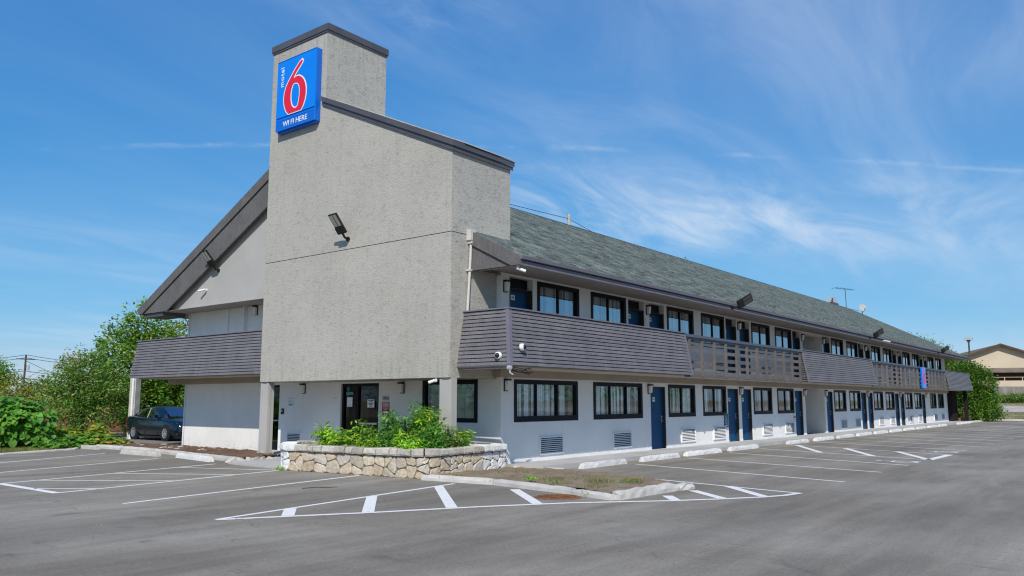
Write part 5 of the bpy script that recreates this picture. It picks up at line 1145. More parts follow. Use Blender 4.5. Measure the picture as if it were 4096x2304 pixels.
CB = [(-1.86, 1.03, 1.05, .70, .66), (-1.40, 1.00, 1.28, .76, .62), (-.90, .97, 1.43, .795, .60), (-.35, .96, 1.475, .805, .60), (.12, .955, 1.465, .805, .595), (.42, .95, 1.40, .80, .60), (.84, .955, 1.19, .78, .64), (1.24, .97, .995, .74, .69)]
def cab_sec(s):
    y, zb, zt, wb, wt = s; half = [(wb, zb - .03), (wb*.99, zb + .01), (wt + (wb - wt)*.12, zt - .05*(zt - zb)/.45), (wt*.86, zt)]
    return [(x, y, z) for x, z in half] + [(0, y, zt + .02*(zt - zb))] + [(-x, y, z) for x, z in reversed(half)]
cab_ = loft([cab_sec(s) for s in CB], M_CAR, 'cabin', car)
def cabp(y, t, side, off=0.008):
    for i in range(len(CB) - 1):
        if CB[i][0] <= y <= CB[i + 1][0]:
            q = (y - CB[i][0])/(CB[i + 1][0] - CB[i][0]); s = [CB[i][j] + (CB[i + 1][j] - CB[i][j])*q for j in range(5)]; break
    _, zb, zt, wb, wt = s; x = wb*.99 + (wt + (wb - wt)*.12 - wb*.99)*t; z = zb + .01 + (zt - .05*(zt - zb)/.45 - zb - .01)*t
    return (side*(x + off), y, z)
for side in (1, -1):
    for name, pts in (('side_window', [(-1.30, .10), (-.42, .08), (-.42, .90), (-.85, .86), (-1.16, .62)]), ('side_window', [(-.34, .08), (.62, .10), (.40, .55), (.16, .90), (-.34, .90)])):
        m = MB().add([cabp(y, t, side) for y, t in pts], [tuple(range(len(pts)))]); o = add_child(name, m.mesh(name), cab_); o.data.materials.append(M_CARG)
    m = MB().add([cabp(-.415, .02, side, .012), cabp(-.345, .02, side, .012), cabp(-.345, .95, side, .012), cabp(-.415, .95, side, .012)], [(0, 1, 2, 3)]); o = add_child('pillar_trim', m.mesh('pillar_trim'), cab_); o.data.materials.append(M_GALV)
def screen(y0, y1, name, t0=.06, t1=.94):
    m = MB(); R = []
    for y in (y0, (y0 + y1)/2, y1):
        for i in range(len(CB) - 1):
            if CB[i][0] <= y <= CB[i + 1][0]:
                q = (y - CB[i][0])/(CB[i + 1][0] - CB[i][0]); s = [CB[i][j] + (CB[i + 1][j] - CB[i][j])*q for j in range(5)]; break
        R.append([(x*s[4]*.86, y, s[2] + .010 + .02*(s[2] - s[1])*(1 - abs(x))) for x in (-1, 0, 1)])
    for i in range(2):
        for j in range(2): m.quad(R[i][j], R[i][j + 1], R[i + 1][j + 1], R[i + 1][j])
    o = add_child(name, m.mesh(name), cab_); o.data.materials.append(M_CARG)
screen(.42, 1.14, 'windscreen'); screen(-1.74, -.92, 'rear_window')
def car_part(name, m, mat, par=car):
    o = add_child(name, m.mesh(name), par); o.data.materials.append(mat); return o
for side in (1, -1):
    car_part('mirror', MB().box(min(side*.84, side*1.00), max(side*.84, side*1.00), .52, .62, .98, 1.10).box(min(side*.78, side*.86), max(side*.78, side*.86), .54, .60, .95, 1.0), M_CAR)
    car_part('headlight', MB().add([(side*.80, 1.98, .64), (side*.58, 2.20, .60), (side*.50, 2.235, .70), (side*.74, 2.0, .77), (side*.84, 1.80, .75)], [(0, 1, 2, 3), (0, 3, 4)]), M_HLAMP)
    car_part('indicator', MB().add([(side*.845, 1.76, .70), (side*.815, 1.96, .64), (side*.80, 1.97, .70), (side*.850, 1.74, .76)], [(0, 1, 2, 3)]), M_AMBER)
    car_part('bumper_trim', MB().add([(side*.76, 2.13, .52), (side*.55, 2.26, .38), (side*.60, 2.25, .30), (side*.80, 2.10, .30), (side*.72, 2.17, .40)], [(0, 1, 4), (1, 2, 4), (2, 3, 4)]), M_GALV)
    car_part('tail_light', MB().box(min(side*.55, side*.79), max(side*.55, side*.79), -2.262, -2.10, .84, .94), M_TAIL)
    for y in (-.62, .30): car_part('door_handle', MB().box(min(side*.885, side*.91), max(side*.885, side*.91), y - .10, y + .10, .83, .86), M_CAR)
    for y in (.72, -.40, -1.25): car_part('door_gap', MB().box(min(side*.886, side*.8985), max(side*.886, side*.8985), y - .005, y + .005, .26, .92), M_BLACK)
    for y in (-1.35, 1.35):
        car_part('wheel_arch', MB().lathe([(.0, side*.896), (.365, side*.896), (.375, side*.84)], 24, 'x', (0, y, .335)), M_BLACK)
        w = car_part('wheel', MB().lathe([(.205, side*.915), (.27, side*.915), (.315, side*.905), (.328, side*.86), (.328, side*.72), (.30, side*.70)], 28, 'x', (0, y, .33)), M_TYRE)
        rim = MB().lathe([(.0, side*.885), (.05, side*.905), (.06, side*.90)], 16, 'x', (0, y, .33)).lathe([(.175, side*.905), (.205, side*.918), (.21, side*.88)], 24, 'x', (0, y, .33))
        for k in range(10):
            a = 2*math.pi*k/10; ca, sa = math.cos(a), math.sin(a); wd = .017
            rim.add([(side*.905, y + .05*ca - wd*sa, .33 + .05*sa + wd*ca), (side*.905, y + .05*ca + wd*sa, .33 + .05*sa - wd*ca), (side*.908, y + .18*ca + wd*1.3*sa, .33 + .18*sa - wd*1.3*ca), (side*.908, y + .18*ca - wd*1.3*sa, .33 + .18*sa + wd*1.3*ca)], [(0, 1, 2, 3)])
        car_part('rim', rim, M_RIM, w)
car_part('grille', MB().box(-.50, .50, 2.27, 2.335, .26, .44), M_BLACK); car_part('sill', MB().box(-.87, .87, -1.0, 1.0, .13, .20), M_BLACK)
car_part('plate', MB().box(-.18, .18, 2.335, 2.345, .42, .50), M_WHITE); car_part('seat', MB().box(-.60, -.12, -.15, .0, .7, 1.22).box(.12, .60, -.15, .0, .7, 1.22), M_SEAT)
obj('parking_line', MB().quad((-0.9, 20.0, .004), (-0.8, 20.0, .004), (4.0, 18.6, .004), (4.0, 18.7, .004)), M_LINE, lot)
pst = tag(empty('square_post', (*polar(538, 41.2), 0), math.radians(22)), 'pale weathered square post standing behind the parked car', 'post')
add_child('shaft', MB().box(-.16, .16, -.16, .16, 0, 3.15).mesh('shaft'), pst).data.materials.append(M_WOODPOLE); add_child('cap', MB().box(-.18, .18, -.18, .18, 3.15, 3.19).mesh('cap'), pst).data.materials.append(M_CONC)
add_child('pipe', MB().tube([(-.21, -.06, 0), (-.21, -.06, 3.1)], .05, 8).mesh('pipe'), pst).data.materials.append(M_WHITE)

# ------------------------------------------------------------------ trees, shrubs, vines
def tree(name, label, cat, base, h, lobes, n, leaf, mat, group=None, trunk_r=.16, branches=7, clump=.22, asp=.55, shell=.7, seed=1, droop=.35, bark=None):
    e = tag(empty(name, (base[0], base[1], base[2] if len(base) > 2 else 0)), label, cat, group); z0 = base[2] if len(base) > 2 else 0; rg = np.random.default_rng(seed); m = MB()
    top = Vector((base[0], base[1], z0 + h*.72)); b0 = Vector((base[0], base[1], z0 - .05))
    m.tube([b0, b0.lerp(top, .35) + Vector((rg.normal()*.12, rg.normal()*.12, 0)), b0.lerp(top, .7) + Vector((rg.normal()*.15, rg.normal()*.15, 0)), top], [trunk_r*1.25, trunk_r, trunk_r*.7, trunk_r*.25], 8)
    for k in range(branches):
        L = lobes[k % len(lobes)]; t = rg.uniform(.3, .75); s = b0.lerp(top, t); g = Vector(L[:3]) + Vector((rg.normal()*L[3]*.4, rg.normal()*L[4]*.4, rg.normal()*L[5]*.4)); mid = s.lerp(g, .5) + Vector((0, 0, .2))
        m.tube([s, mid, g], [trunk_r*.5, trunk_r*.3, trunk_r*.08], 6)
    obj('trunk', m, bark or M_BARK, e); C, D = crown_points(lobes, n, shell, rg, clump, 26); ok = C[:, 2] > z0 + .03; me = leaf_cloud('crown', C[ok], leaf, asp, droop, D[ok], rng=rg); o = obj('crown', me, mat, e); o['kind'] = 'stuff'; return e
def lob(px, d, z, rx, rz, ry=None): x, y = polar(px, d); return (x, y, z, rx, ry or rx, rz)
tree('broadleaf_tree', 'tall bright green broadleaf tree rising beside the gable eave', 'tree', polar(560, 47), 6.6, [lob(565, 46.5, 5.3, 1.25, 1.5), lob(470, 46, 4.4, 1.15, 1.3), lob(620, 47, 4.4, 1.5, 1.7), lob(520, 45.6, 3.2, 1.5, 1.3), lob(400, 46, 3.5, .95, 1.1), lob(660, 46.5, 2.6, 1.4, 1.4), lob(560, 45.5, 1.8, 1.4, 1.1)], 14500, .19, M_TREE, 'trees behind the lot', seed=3)
tree('shade_tree', 'yellowish green tree glimpsed between eave and slatted gable balcony', 'tree', polar(720, 51), 6.6, [lob(720, 50.5, 4.9, 1.5, 1.5), lob(640, 51, 4.6, 1.2, 1.2), lob(760, 50.5, 3.4, 1.4, 1.4), lob(790, 51, 4.8, 1.1, 1.2), lob(690, 50, 2.4, 1.5, 1.4), lob(740, 50, 1.3, 1.5, 1.2)], 9500, .20, M_TREE2, 'trees behind the lot', seed=5, trunk_r=.2)
tree('hedge_tree', 'dense dark green tree filling the gap behind the parked car', 'tree', polar(640, 49), 3.6, [lob(600, 48, 2.0, 1.2, 1.4), lob(660, 48, 1.7, 1.3, 1.4), lob(720, 48.5, 1.9, 1.2, 1.4), lob(560, 48, 1.2, 1.1, 1.1), lob(770, 49, 1.6, 1.0, 1.3)], 11000, .18, M_TREE, 'trees behind the lot', seed=8)
tree('scrub_tree', 'grey green scrubby tree with bare twigs before the red fence', 'tree', polar(330, 43), 4.0, [lob(330, 43, 2.6, 1.2, 1.3), lob(270, 43, 2.0, .9, 1.0), lob(400, 43, 2.4, 1.15, 1.3), lob(230, 43.5, 2.3, .8, .8), lob(380, 42.5, 1.3, 1.1, .9), lob(455, 43, 1.7, 1.0, 1.1), lob(300, 42.5, 1.1, .8, .7)], 10500, .15, M_SHRUB, 'trees behind the lot', seed=9, branches=16)
tree('sapling', 'thin yellowish sapling top above the scrub', 'tree', polar(290, 45), 4.4, [lob(290, 45, 3.7, .45, .55), lob(262, 45, 3.5, .35, .4), lob(320, 45, 3.2, .55, .7)], 1500, .13, M_TREE2, 'trees behind the lot', seed=10, trunk_r=.06, clump=.2)
hl = [lob(px, 68 + 3*math.sin(px), 1.7 + .35*math.sin(px*.07), 1.9, 1.25 + .25*math.sin(px*.03)) for px in range(-200, 520, 75)]
hed = tag(empty('hedge', (*polar(180, 68), 0)), 'long yellow green hedge beyond the verge', 'hedge'); C, D = crown_points(hl, 20000, .75, np.random.default_rng(12), .25); C = C[C[:, 2] > 0.02]; o = obj('foliage', leaf_cloud('foliage', C, .20, .6, .2, None, rng=np.random.default_rng(13)), M_TREE2, hed); o['kind'] = 'stuff'
m = MB()
for px in range(-150, 500, 60): x, y = polar(px, 68); m.tube([(x, y, 0), (x + .1, y, 2.0)], [.07, .03], 6)
obj('stem', m, M_BARK, hed)
tree('dark_tree', 'dark green tree far behind the hedge', 'tree', polar(-60, 95), 6, [lob(-60, 95, 4.2, 2.2, 1.9), lob(-8, 95, 3.9, 1.3, 1.5), lob(-110, 95, 3.5, 2.5, 2.2)], 7000, .28, M_TREE, 'trees behind the lot', seed=14, clump=.35)
# low scrub behind the lot
scr = [lob(px, 56 + 2*math.sin(px*.05), .9, 1.5, 1.1) for px in range(330, 860, 70)]
sb = tag(empty('scrub', (*polar(600, 56), 0)), 'low dark scrub along the back of the lot', 'scrub', kind='stuff'); C, D = crown_points(scr, 9000, .7, np.random.default_rng(15), .22); obj('foliage', leaf_cloud('foliage', C[C[:, 2] > 0], .16, rng=np.random.default_rng(16)), M_TREE, sb)

# big-leaved vine heap on the verge: nearest leaves single, the rest one mass
vb = tag(empty('vine_heap', (*polar(160, 34.5), 0)), 'big heap of broad-leaved green vine on the verge', 'vine')
vl = [lob(px, d, z, rx, rz, rx) for px, d, z, rx, rz in ((-260, 34.5, .78, 1.25, .95), (-130, 34.2, .84, 1.2, .96), (-20, 34.3, .90, 1.15, .96), (70, 34.3, .88, .95, .94), (135, 34.4, .74, .78, .84), (172, 34.2, .42, .52, .55))]
def heart(): return [(0, 0, 0), (.30, -.06, .05), (.52, .22, .09), (.42, .58, .05), (0, 1.0, -.06), (-.42, .58, .05), (-.52, .22, .09), (-.30, -.06, .05), (0, .42, 0)]
HM = MB().add(heart(), [(0, 1, 8), (1, 2, 8), (2, 3, 8), (3, 4, 8), (4, 5, 8), (5, 6, 8), (6, 7, 8), (7, 0, 8)]).mesh('leaf'); HM.materials.append(M_VINE)
rg = np.random.default_rng(21); C, D = crown_points(vl, 9000, .88, rg, .10, 5); ok = C[:, 2] > .04; C, D = C[ok], D[ok]
tocam = np.array([CAM.x, CAM.y, 1.7]) - C; tocam /= np.linalg.norm(tocam, axis=1)[:, None]; front = (D*tocam).sum(1); order = np.argsort(-front + rg.uniform(0, .9, len(C)))
def leaf_rot(out, rg):
    nrm = (Vector(out) + Vector((0, 0, .9)) + Vector(rg.normal(size=3))*.40).normalized(); d = Vector((out[0], out[1], -.85)) + Vector(rg.normal(size=3))*.45; d = (d - nrm*d.dot(nrm)).normalized(); x = d.cross(nrm).normalized()
    return Matrix((x, d, nrm)).transposed()
for i in order[:270]:
    o = bpy.data.objects.new('leaf', HM); COL.objects.link(o); o.parent = vb; s = rg.uniform(.15, .30); p = C[i] + D[i]*.05
    o.matrix_parent_inverse = Matrix.Translation(vb.location).inverted(); o.matrix_basis = Matrix.Translation(p) @ leaf_rot(D[i], rg).to_4x4() @ Matrix.Scale(s, 4)
H = np.array(heart()); VV = []; 
for i in order[270:4400]:
    R = np.array(leaf_rot(D[i], rg)); VV.append((H*rg.uniform(.12, .25)) @ R.T + C[i])
VV = np.array(VV); nb = len(VV); tri = np.array([(0, 1, 8), (1, 2, 8), (2, 3, 8), (3, 4, 8), (4, 5, 8), (5, 6, 8), (6, 7, 8), (7, 0, 8)]); FF = (np.arange(nb)[:, None, None]*9 + tri[None]).reshape(-1, 3)
o = obj('foliage', fast_mesh('foliage', VV.reshape(-1, 3), FF), M_VINE, vb); o['kind'] = 'stuff'
# squash plants beside it
def squash(px, d, h, r, n, lab, mt, seed):
    x, y = polar(px, d); e = tag(empty('squash_plant', (x, y, .05)), lab, 'plant', 'squash plants on the verge'); rg = np.random.default_rng(seed); m = MB(); VV = []
    for k in range(n):
        a = rg.uniform(0, 6.28); rr = r*math.sqrt(rg.uniform()); z = h*(1 - .6*(rr/r)**2)*rg.uniform(.45, 1.05); p = Vector((x + rr*math.cos(a), y + rr*math.sin(a), .05 + z)); R = np.array(leaf_rot((math.cos(a)*.5, math.sin(a)*.5, .8), rg)); VV.append((H*rg.uniform(.13, .26)) @ R.T + np.array(p))
        if k % 3 == 0: m.tube([(x + rr*.4*math.cos(a), y + rr*.4*math.sin(a), .04), p], .008, 4, False)
    obj('stem', m, M_STEM, e); VV = np.array(VV); FF = (np.arange(n)[:, None, None]*9 + tri[None]).reshape(-1, 3); o = obj('foliage', fast_mesh('foliage', VV.reshape(-1, 3), FF), mt, e); o['kind'] = 'stuff'
for px, d, h, r, n, lab, mt in ((275, 35.5, .78, .55, 200, 'yellow green squash plant against the red fence gap', M_SQUASH), (300, 34.0, .42, .6, 200, 'low green squash plant by the vine heap', M_VINE), (370, 34.3, .50, .6, 210, 'squash plant with orange leaves beside the grey wheel stop', M_SQUASH), (400, 36.5, .75, .45, 150, 'upright yellow squash plant by the scrub', M_SQUASH), (440, 34.4, .35, .55, 190, 'low trailing squash plant at the kerb bend', M_SQUASH), (225, 33.2, .30, .6, 160, 'trailing green squash plant along the grass', M_VINE), (480, 34.6, .22, .45, 120, 'small trailing squash plant before the car', M_SQUASH)):
    squash(px, d, h, r, n, lab, mt, int(px))
# grass and weeds
def blades(name, pts, h, mat, label, cat='grass', rng=None):
    rng = rng or RNG; P = np.array(pts); n = len(P); a = rng.uniform(0, 6.28, n); hh = h*rng.uniform(.4, 1.3, n); w = .0035 + .006*rng.uniform(size=n); dx, dy = np.cos(a), np.sin(a); b = rng.uniform(.1, .7, n)*hh
    V = np.stack([np.stack([P[:, 0] - dy*w, P[:, 1] + dx*w, P[:, 2]], 1), np.stack([P[:, 0] + dy*w, P[:, 1] - dx*w, P[:, 2]], 1), np.stack([P[:, 0] + dx*b, P[:, 1] + dy*b, P[:, 2] + hh], 1)], 1).reshape(-1, 3)
    return tag(obj(name, fast_mesh(name, V, np.arange(n*3).reshape(-1, 3)), mat), label, cat, kind='stuff')
pts = []
for _ in range(16000):
    t = random.random()**.7; a = Vector((-16, 12.25)).lerp(Vector((-3.0, 17.0)), t); w = random.uniform(.05, 1.6); pts.append((a.x - .35*w, a.y + .94*w, .045))
blades('verge_grass', pts, .09, M_GRASS, 'short mixed grass between kerb and vine heap')
pts = []
for cx_, cy_, r, n in ((-1.35, -1.5, .35, 90), (-2.0, -3.1, .45, 190), (-2.6, -3.6, .30, 110), (-1.75, -4.05, .32, 260), (-1.35, -4.55, .25, 420), (-1.2, -3.6, .4, 80), (-2.9, -1.0, .3, 150), (-2.5, -2.2, .7, 60), (-1.5, -2.5, .8, 70), (-2.9, -4.6, .3, 160)):
    for _ in range(n): a = random.uniform(0, 6.28); q = r*random.random()**.6; pts.append((cx_ + 1.2*q*math.cos(a), cy_ + q*math.sin(a), .08))
blades('island_grass', pts, .055, M_GRASS, 'patchy grass tufts on the bare island')
for (x, y, z, r, n, lab) in ((-2.62, -2.95, .08, .12, 60, 'small broad-leaved weed on the island soil'), (-3.66, 4.05, .0, .14, 70, 'small weed growing at the planter foot'), (-3.55, -5.0, .0, .16, 60, 'weed tuft in the kerb joint at the island')):
    e = tag(empty('weed', (x, y, z)), lab, 'weed'); rg = np.random.default_rng(n); C = np.array([x, y, z]) + rg.normal(size=(n, 3))*np.array([r*.5, r*.5, .02]) + np.array([0, 0, .03]); C[:, 2] = np.maximum(C[:, 2], z + .01); obj('foliage', leaf_cloud('foliage', C, .07, .35, -.5, None, rng=rg), M_PLANT, e)

# fence behind the verge
fn = tag(empty('board_fence', (*polar(250, 52), 0)), 'dark red wooden board fence behind the scrub', 'fence'); A = Vector(polar(-120, 54)); B = Vector(polar(830, 52)); L = (B - A).length; d = (B - A)/L; nb = int(L/.16)
fb = MB().box(-.07, .07, -.012, .012, 0, 1.35).mesh('board'); fb.materials.append(M_FENCER)
for k in range(nb):
    o = bpy.data.objects.new('board', fb); COL.objects.link(o); o.parent = fn; p = A + d*(.16*k); o.location = (p.x - fn.location.x, p.y - fn.location.y, random.uniform(0, .04)); o.rotation_euler = (0, 0, math.atan2(d.y, d.x) + random.uniform(-.03, .03))
m = MB()
for z in (.35, 1.1): m.tube([(A.x - .03, A.y + .04, z), (B.x - .03, B.y + .04, z)], .035, 4)
obj('rail', m, M_FENCER, fn)

# ------------------------------------------------------------------ utility poles and wires
def utility_pole(x, y, h, label, wires, mat=M_DARKPOLE, arm=1.2):
    e = tag(empty('utility_pole', (x, y, 0)), label, 'utility pole', 'utility poles'); obj('shaft', MB().tube([(x, y, -.1), (x, y, h)], [.17, .12], 8), mat, e)
    obj('crossarm', MB().box(x - arm, x + arm, y - .06, y + .06, h - .65, h - .53), mat, e); obj('transformer', MB().lathe([(0, h - 2.1), (.22, h - 2.08), (.22, h - 1.4), (0, h - 1.36)], 12, c=(x + .35, y, 0)), M_GALV, e); return e
x, y = polar(89, 130); utility_pole(x, y, 8.0, 'dark wooden utility pole far behind the hedge', None)
wr = tag(empty('overhead_wires', (x, y, 7.5)), 'thin overhead wires strung past the far utility pole', 'wires', kind='stuff')
m = MB()
for (za, zb, zc, r) in ((7.6, 8.0, 6.6, .03), (7.3, 7.6, 6.3, .03), (5.9, 5.8, 5.0, .035), (4.9, 4.8, 4.4, .05), (4.3, 4.2, 3.8, .06)):
    xa, ya = polar(-350, 128); xb, yb = polar(700, 118)
    for (p, q, zp, zq) in (((xa, ya), (x, y), za, zb), ((x, y), (xb, yb), zb, zc)): m.tube([(p[0] + (q[0] - p[0])*t, p[1] + (q[1] - p[1])*t, zp + (zq - zp)*t - 1.2*4*t*(1 - t)*.5) for t in [i/10 for i in range(11)]], r, 4)
m.tube([(x, y, 7.2), (*polar(300, 126), 3.9)], .03, 4); obj('wire', m, M_WIRE, wr)
utility_pole(32.45, 20.0, 15.45, 'pale wooden utility pole rising behind the roof ridge', None, M_WOODPOLE, .01)
w2 = tag(empty('service_wire', (32.4, 20, 15)), 'single thin wire meeting the pole behind the ridge', 'wire'); obj('strand', MB().tube([(10, 20.2, 14.6), (22, 20.1, 14.75), (32.45, 20.0, 15.1), (44, 20, 13.4), (58, 20, 11.5)], .02, 4), M_WIRE, w2)
tree('narrow_tree', 'small treetop showing just above the roof ridge', 'tree', (51.9, 20.5), 15.0, [(51.9, 20.5, 13.9, .7, .7, 1.15), (51.9, 20.5, 11.8, 1.4, 1.4, 1.6), (51.9, 20.5, 9, 1.8, 1.8, 2)], 2600, .16, M_TREE, 'trees beyond the motel', seed=31, clump=.2)

# ------------------------------------------------------------------ far end: bank, ivy, beige building, lamp post
bank = MB(); rb = np.random.default_rng(40); gx = [67.0 + 3.5*i for i in range(16)] + [140, 200, 330]; gy = [-150 + 12*j for j in range(30)]
def bank_z(x, y): return 0.02 + max(0, min(1, (x - 70 - .12*max(0, -y))/38))*1.75
idx = {}
for i, x in enumerate(gx):
    for j, y in enumerate(gy): idx[i, j] = len(bank.v); bank.v.append((x, y, bank_z(x, y) - (.08 if i == 0 else 0)))
for i in range(len(gx) - 1):
    for j in range(len(gy) - 1): bank.f.append((idx[i, j], idx[i + 1, j], idx[i + 1, j + 1], idx[i, j + 1]))
tag(obj('bank', bank, M_FIELD), 'dry grassy bank rising beyond the far kerb', kind='structure')
trk = MB()
for j in range(len(gy) - 1):
    for xa, xb in ((82, 88), (88, 94)): trk.quad(*[(xx + 0.05*yy, yy, bank_z(xx + .05*yy, yy) + .03) for xx, yy in ((xa, gy[j]), (xb, gy[j]), (xb, gy[j + 1]), (xa, gy[j + 1]))])
tag(obj('dirt_track', trk, plain('pale_dirt', (0.44, 0.39, 0.33), .95, .1, .2, .5, .2, 8)), 'pale bare dirt track crossing the bank', kind='structure')
pts = []
for _ in range(9000): x, y = random.uniform(68, 80), random.uniform(-14, 8); pts.append((x, y, bank_z(x, y)))
for _ in range(7000): x, y = random.uniform(95, 104), random.uniform(-14, 12); pts.append((x, y, bank_z(x, y)))
blades('bank_grass', pts, .22, M_GRASS, 'dry grass on the bank beyond the lot')
def ivy(label, lobes, n, seed, base, leaf=.20):
    e = tag(empty('ivy_mass', base), label, 'ivy', 'ivy at the motel end'); C, D = crown_points(lobes, n, .82, np.random.default_rng(seed), .16); o = obj('foliage', leaf_cloud('foliage', C[C[:, 2] > .02], leaf, .8, .5, D[C[:, 2] > .02], rng=np.random.default_rng(seed + 1)), M_IVY, e); o['kind'] = 'stuff'
    m = MB(); rg = np.random.default_rng(seed)
    for k in range(8): a = rg.uniform(-1.2, 1.2); m.tube([(base[0] + a, base[1], 0), (base[0] + a*1.1, base[1] + .1, 1.5), (base[0] + a*.8, base[1] + .2, 3.2)], [.05, .035, .015], 5)
    obj('stem', m, M_BARK, e)
ivy('tall ivy covered mound at the end of the slatted balcony', [lob(3890, 80.5, 1.6, 1.7, 1.7), lob(3900, 80.5, 3.2, 1.6, 1.6), lob(3930, 80.5, 2.5, 1.2, 1.7), lob(3945, 80.5, 1.4, .9, 1.4), lob(3872, 80.5, 4.0, 1.1, 1.0), lob(3910, 80, .8, 1.9, .9)], 24000, 51, (*polar(3915, 81), 0), .15)
ivy('ivy seen between the eave and the far balcony panel', [lob(3805, 83, 4.4, 1.2, 1.2), lob(3835, 83, 5.0, .9, .9), lob(3850, 83, 3.8, 1.2, 1.2), lob(3800, 84, 2.5, 1.6, 2.0)], 6000, 55, (*polar(3830, 83), 0))
tree('feathery_tree', 'sparse feathery tree beyond the far gable', 'tree', (81.5, 7.2), 9.0, [lob(3700, 99, 7.6, 1.6, .9), lob(3750, 99, 7.2, 1.6, .8), lob(3660, 99, 8.1, 1.2, .6), lob(3790, 99, 6.6, .9, .6)], 3400, .22, M_TREE, 'trees beyond the motel', seed=57, clump=.3, asp=.4)
obj('stair_enclosure', MB().box(56.1, 58.0, -0.35, 6.0, 0, 2.49).box(57.7, 57.95, -1.1, -.85, 0, 2.5), plain('painted_stair_shade', (0.022, 0.017, 0.016), 0.9, 0.1), motel)  # near-black colour stands in for the shade of the open stair area
e = tag(empty('garden_pot', (58.6, -.6, 0)), 'brown broken crate with debris beside the dark end passage', 'crate'); obj('box', MB().prism([(58.2, -1.0), (59.2, -1.0), (59.2, -.3), (58.2, -.3)], 0, .35).prism([(58.4, -.9), (58.9, -.9), (58.7, -.5)], .35, .75), plain('cardboard', (0.24, 0.16, 0.10)), e); obj('lid', MB().box(58.15, 59.25, -1.05, -.95, .2, .4), M_BDARK, e)
# beige building
bx_, by_ = polar(4015, 140); bb = tag(empty('beige_building', (bx_, by_, 1.8)), 'beige two-storey building with wide gable beyond the fence', 'building')
dirv = Vector((bx_ - CAM.x, by_ - CAM.y)).normalized(); ang = math.atan2(dirv.y, dirv.x) + math.radians(14); bb.rotation_euler = (0, 0, ang)       # local +x runs away from the lot
def bpart(name, mb_, mat, par=bb): o = add_child(name, mb_.mesh(name), par); o.data.materials.append(mat); return o
bpart('gable_wall', MB().prism([(-9.2, 4.75), (9.2, 4.75), (9.2, 4.8), (0, 8.05), (-9.2, 4.8)], 0, .2, 'x'), M_BEIGE)
bpart('roof', MB().prism([(-10.0, 4.55), (0, 8.28), (0, 8.10), (-10.0, 4.37)], -.7, 30, 'x').prism([(10.0, 4.55), (0, 8.28), (0, 8.10), (10.0, 4.37)], -.7, 30, 'x'), M_BROOF)
bpart('rake_trim', MB().prism([(-10.05, 4.60), (0, 8.34), (0, 8.02), (-10.05, 4.28)], -.78, -.70, 'x').prism([(10.05, 4.60), (0, 8.34), (0, 8.02), (10.05, 4.28)], -.78, -.70, 'x'), M_BDARK)
bpart('pent_roof', MB().prism([(0, 4.75), (-1.3, 4.12), (-1.3, 4.02), (0, 4.02)], -9.4, 9.4, 'y'), M_BROOF)
bpart('wall', MB().box(.9, 30, -8.8, 8.8, -3, 4.74), M_BDARK)
bpart('balcony_band', MB().box(-1.2, -1.05, -9.4, 9.4, 2.10, 2.85).box(-1.2, .9, -9.4, 9.4, 1.98, 2.10), M_BEIGE)
bpart('handrail', MB().box(-1.2, -1.12, -9.4, 9.4, 3.32, 3.38), M_BEIGE)
for k in range(9): bpart('baluster', MB().box(-1.19, -1.13, -9.3 + 2.3*k, -9.2 + 2.3*k, 2.85, 3.32), M_BEIGE)
bpart('beam', MB().box(-1.15, .9, -9.4, 9.4, 1.62, 1.975), plain('blue_grey', (0.22, 0.24, 0.29)))
for k in range(5): bpart('column', MB().box(-1.1, -.85, -9.2 + 4.5*k, -8.95 + 4.5*k, -2.2, 1.62), M_BEIGE)
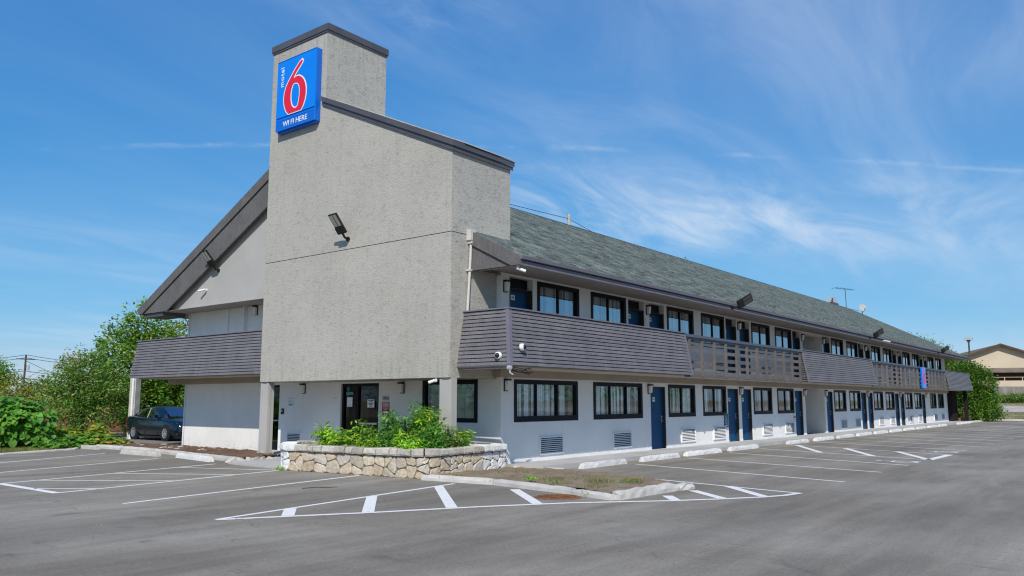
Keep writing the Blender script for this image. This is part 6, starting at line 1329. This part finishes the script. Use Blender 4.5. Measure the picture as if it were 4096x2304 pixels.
# grey fence before it
gf = tag(empty('grey_fence', (*polar(4080, 122), 1.7)), 'tall weathered grey board fence on the bank', 'fence'); A = Vector(polar(3940, 120)); B = Vector(polar(4230, 122)); L = (B - A).length; d = (B - A)/L
gb = MB().box(-.13, .13, -.015, .015, 0, 1.75).mesh('board'); gb.materials.append(M_FENCEG)
for k in range(int(L/.28)):
    o = bpy.data.objects.new('board', gb); COL.objects.link(o); o.parent = gf; p = A + d*(.28*k); o.location = (p.x - gf.location.x, p.y - gf.location.y, random.uniform(-.02, .06)); o.rotation_euler = (0, 0, math.atan2(d.y, d.x))
obj('rail', MB().tube([(A.x + .06, A.y, 2.2), (B.x + .06, B.y, 2.2)], .05, 4), M_FENCEG, gf)
for k, (px, d, z, rr, n) in enumerate(((4005, 118, 2.0, 1.0, 1500), (4040, 118, 1.9, .9, 1300), (4075, 118, 2.1, 1.1, 1600), (4110, 118, 1.9, 1.0, 1400))):
    x, y = polar(px, d); e = tag(empty('low_shrub', (x, y, 1.7)), f'{ORD[k]} low green shrub from the ivy mound at the grey fence foot', 'shrub', 'shrubs along the grey fence'); C, D = crown_points([(x, y, z, rr, rr*1.2, .65)], n, .7, np.random.default_rng(60 + k), .16); o = obj('foliage', leaf_cloud('foliage', C, .17, rng=np.random.default_rng(70 + k)), M_SHRUB, e); o['kind'] = 'stuff'; obj('stem', MB().tube([(x, y, 1.6), (x, y, 2.1)], .04, 5), M_BARK, e)
# lamp post
x, y = polar(3893, 112); e = tag(empty('lamp_post', (x, y, 1.7)), 'tall lamp post with a flat box head before the beige building', 'lamp post')
obj('pole', MB().tube([(x, y, 1.5), (x, y, 8.7)], [.13, .09], 8), M_DARKPOLE, e); obj('head', MB().box(x - .3, x + .3, y - .45, y + .45, 9.0, 9.3), M_GALV, e); obj('neck', MB().lathe([(.09, 8.6), (.16, 8.85), (.3, 9.0)], 10, c=(x, y, 0)), M_TRIM, e)
# unseen trees added behind and beside the viewer to darken the glass reflections
C, D = crown_points([(-60 + 9*k, -78 + 6*math.sin(k*1.7), 3.6, 6.5, 4, 3.8 + 1.2*math.sin(k*2.3)) for k in range(26)], 26000, .75, np.random.default_rng(80), .5)
C2, D2_ = crown_points([(-98 + 6*math.sin(k*1.3), -60 + 9*k, 3.4, 5, 6.5, 3.8 + 1.2*math.sin(k*2.1)) for k in range(26)], 26000, .75, np.random.default_rng(82), .5); C = np.concatenate([C, C2])
tag(obj('unseen_tree_line', leaf_cloud('unseen_tree_line', C[C[:, 2] > 0], .5, .7, .1, None, rng=np.random.default_rng(81)), M_TREE), 'unseen belt of trees added to darken the glass reflections', 'trees', kind='stuff')
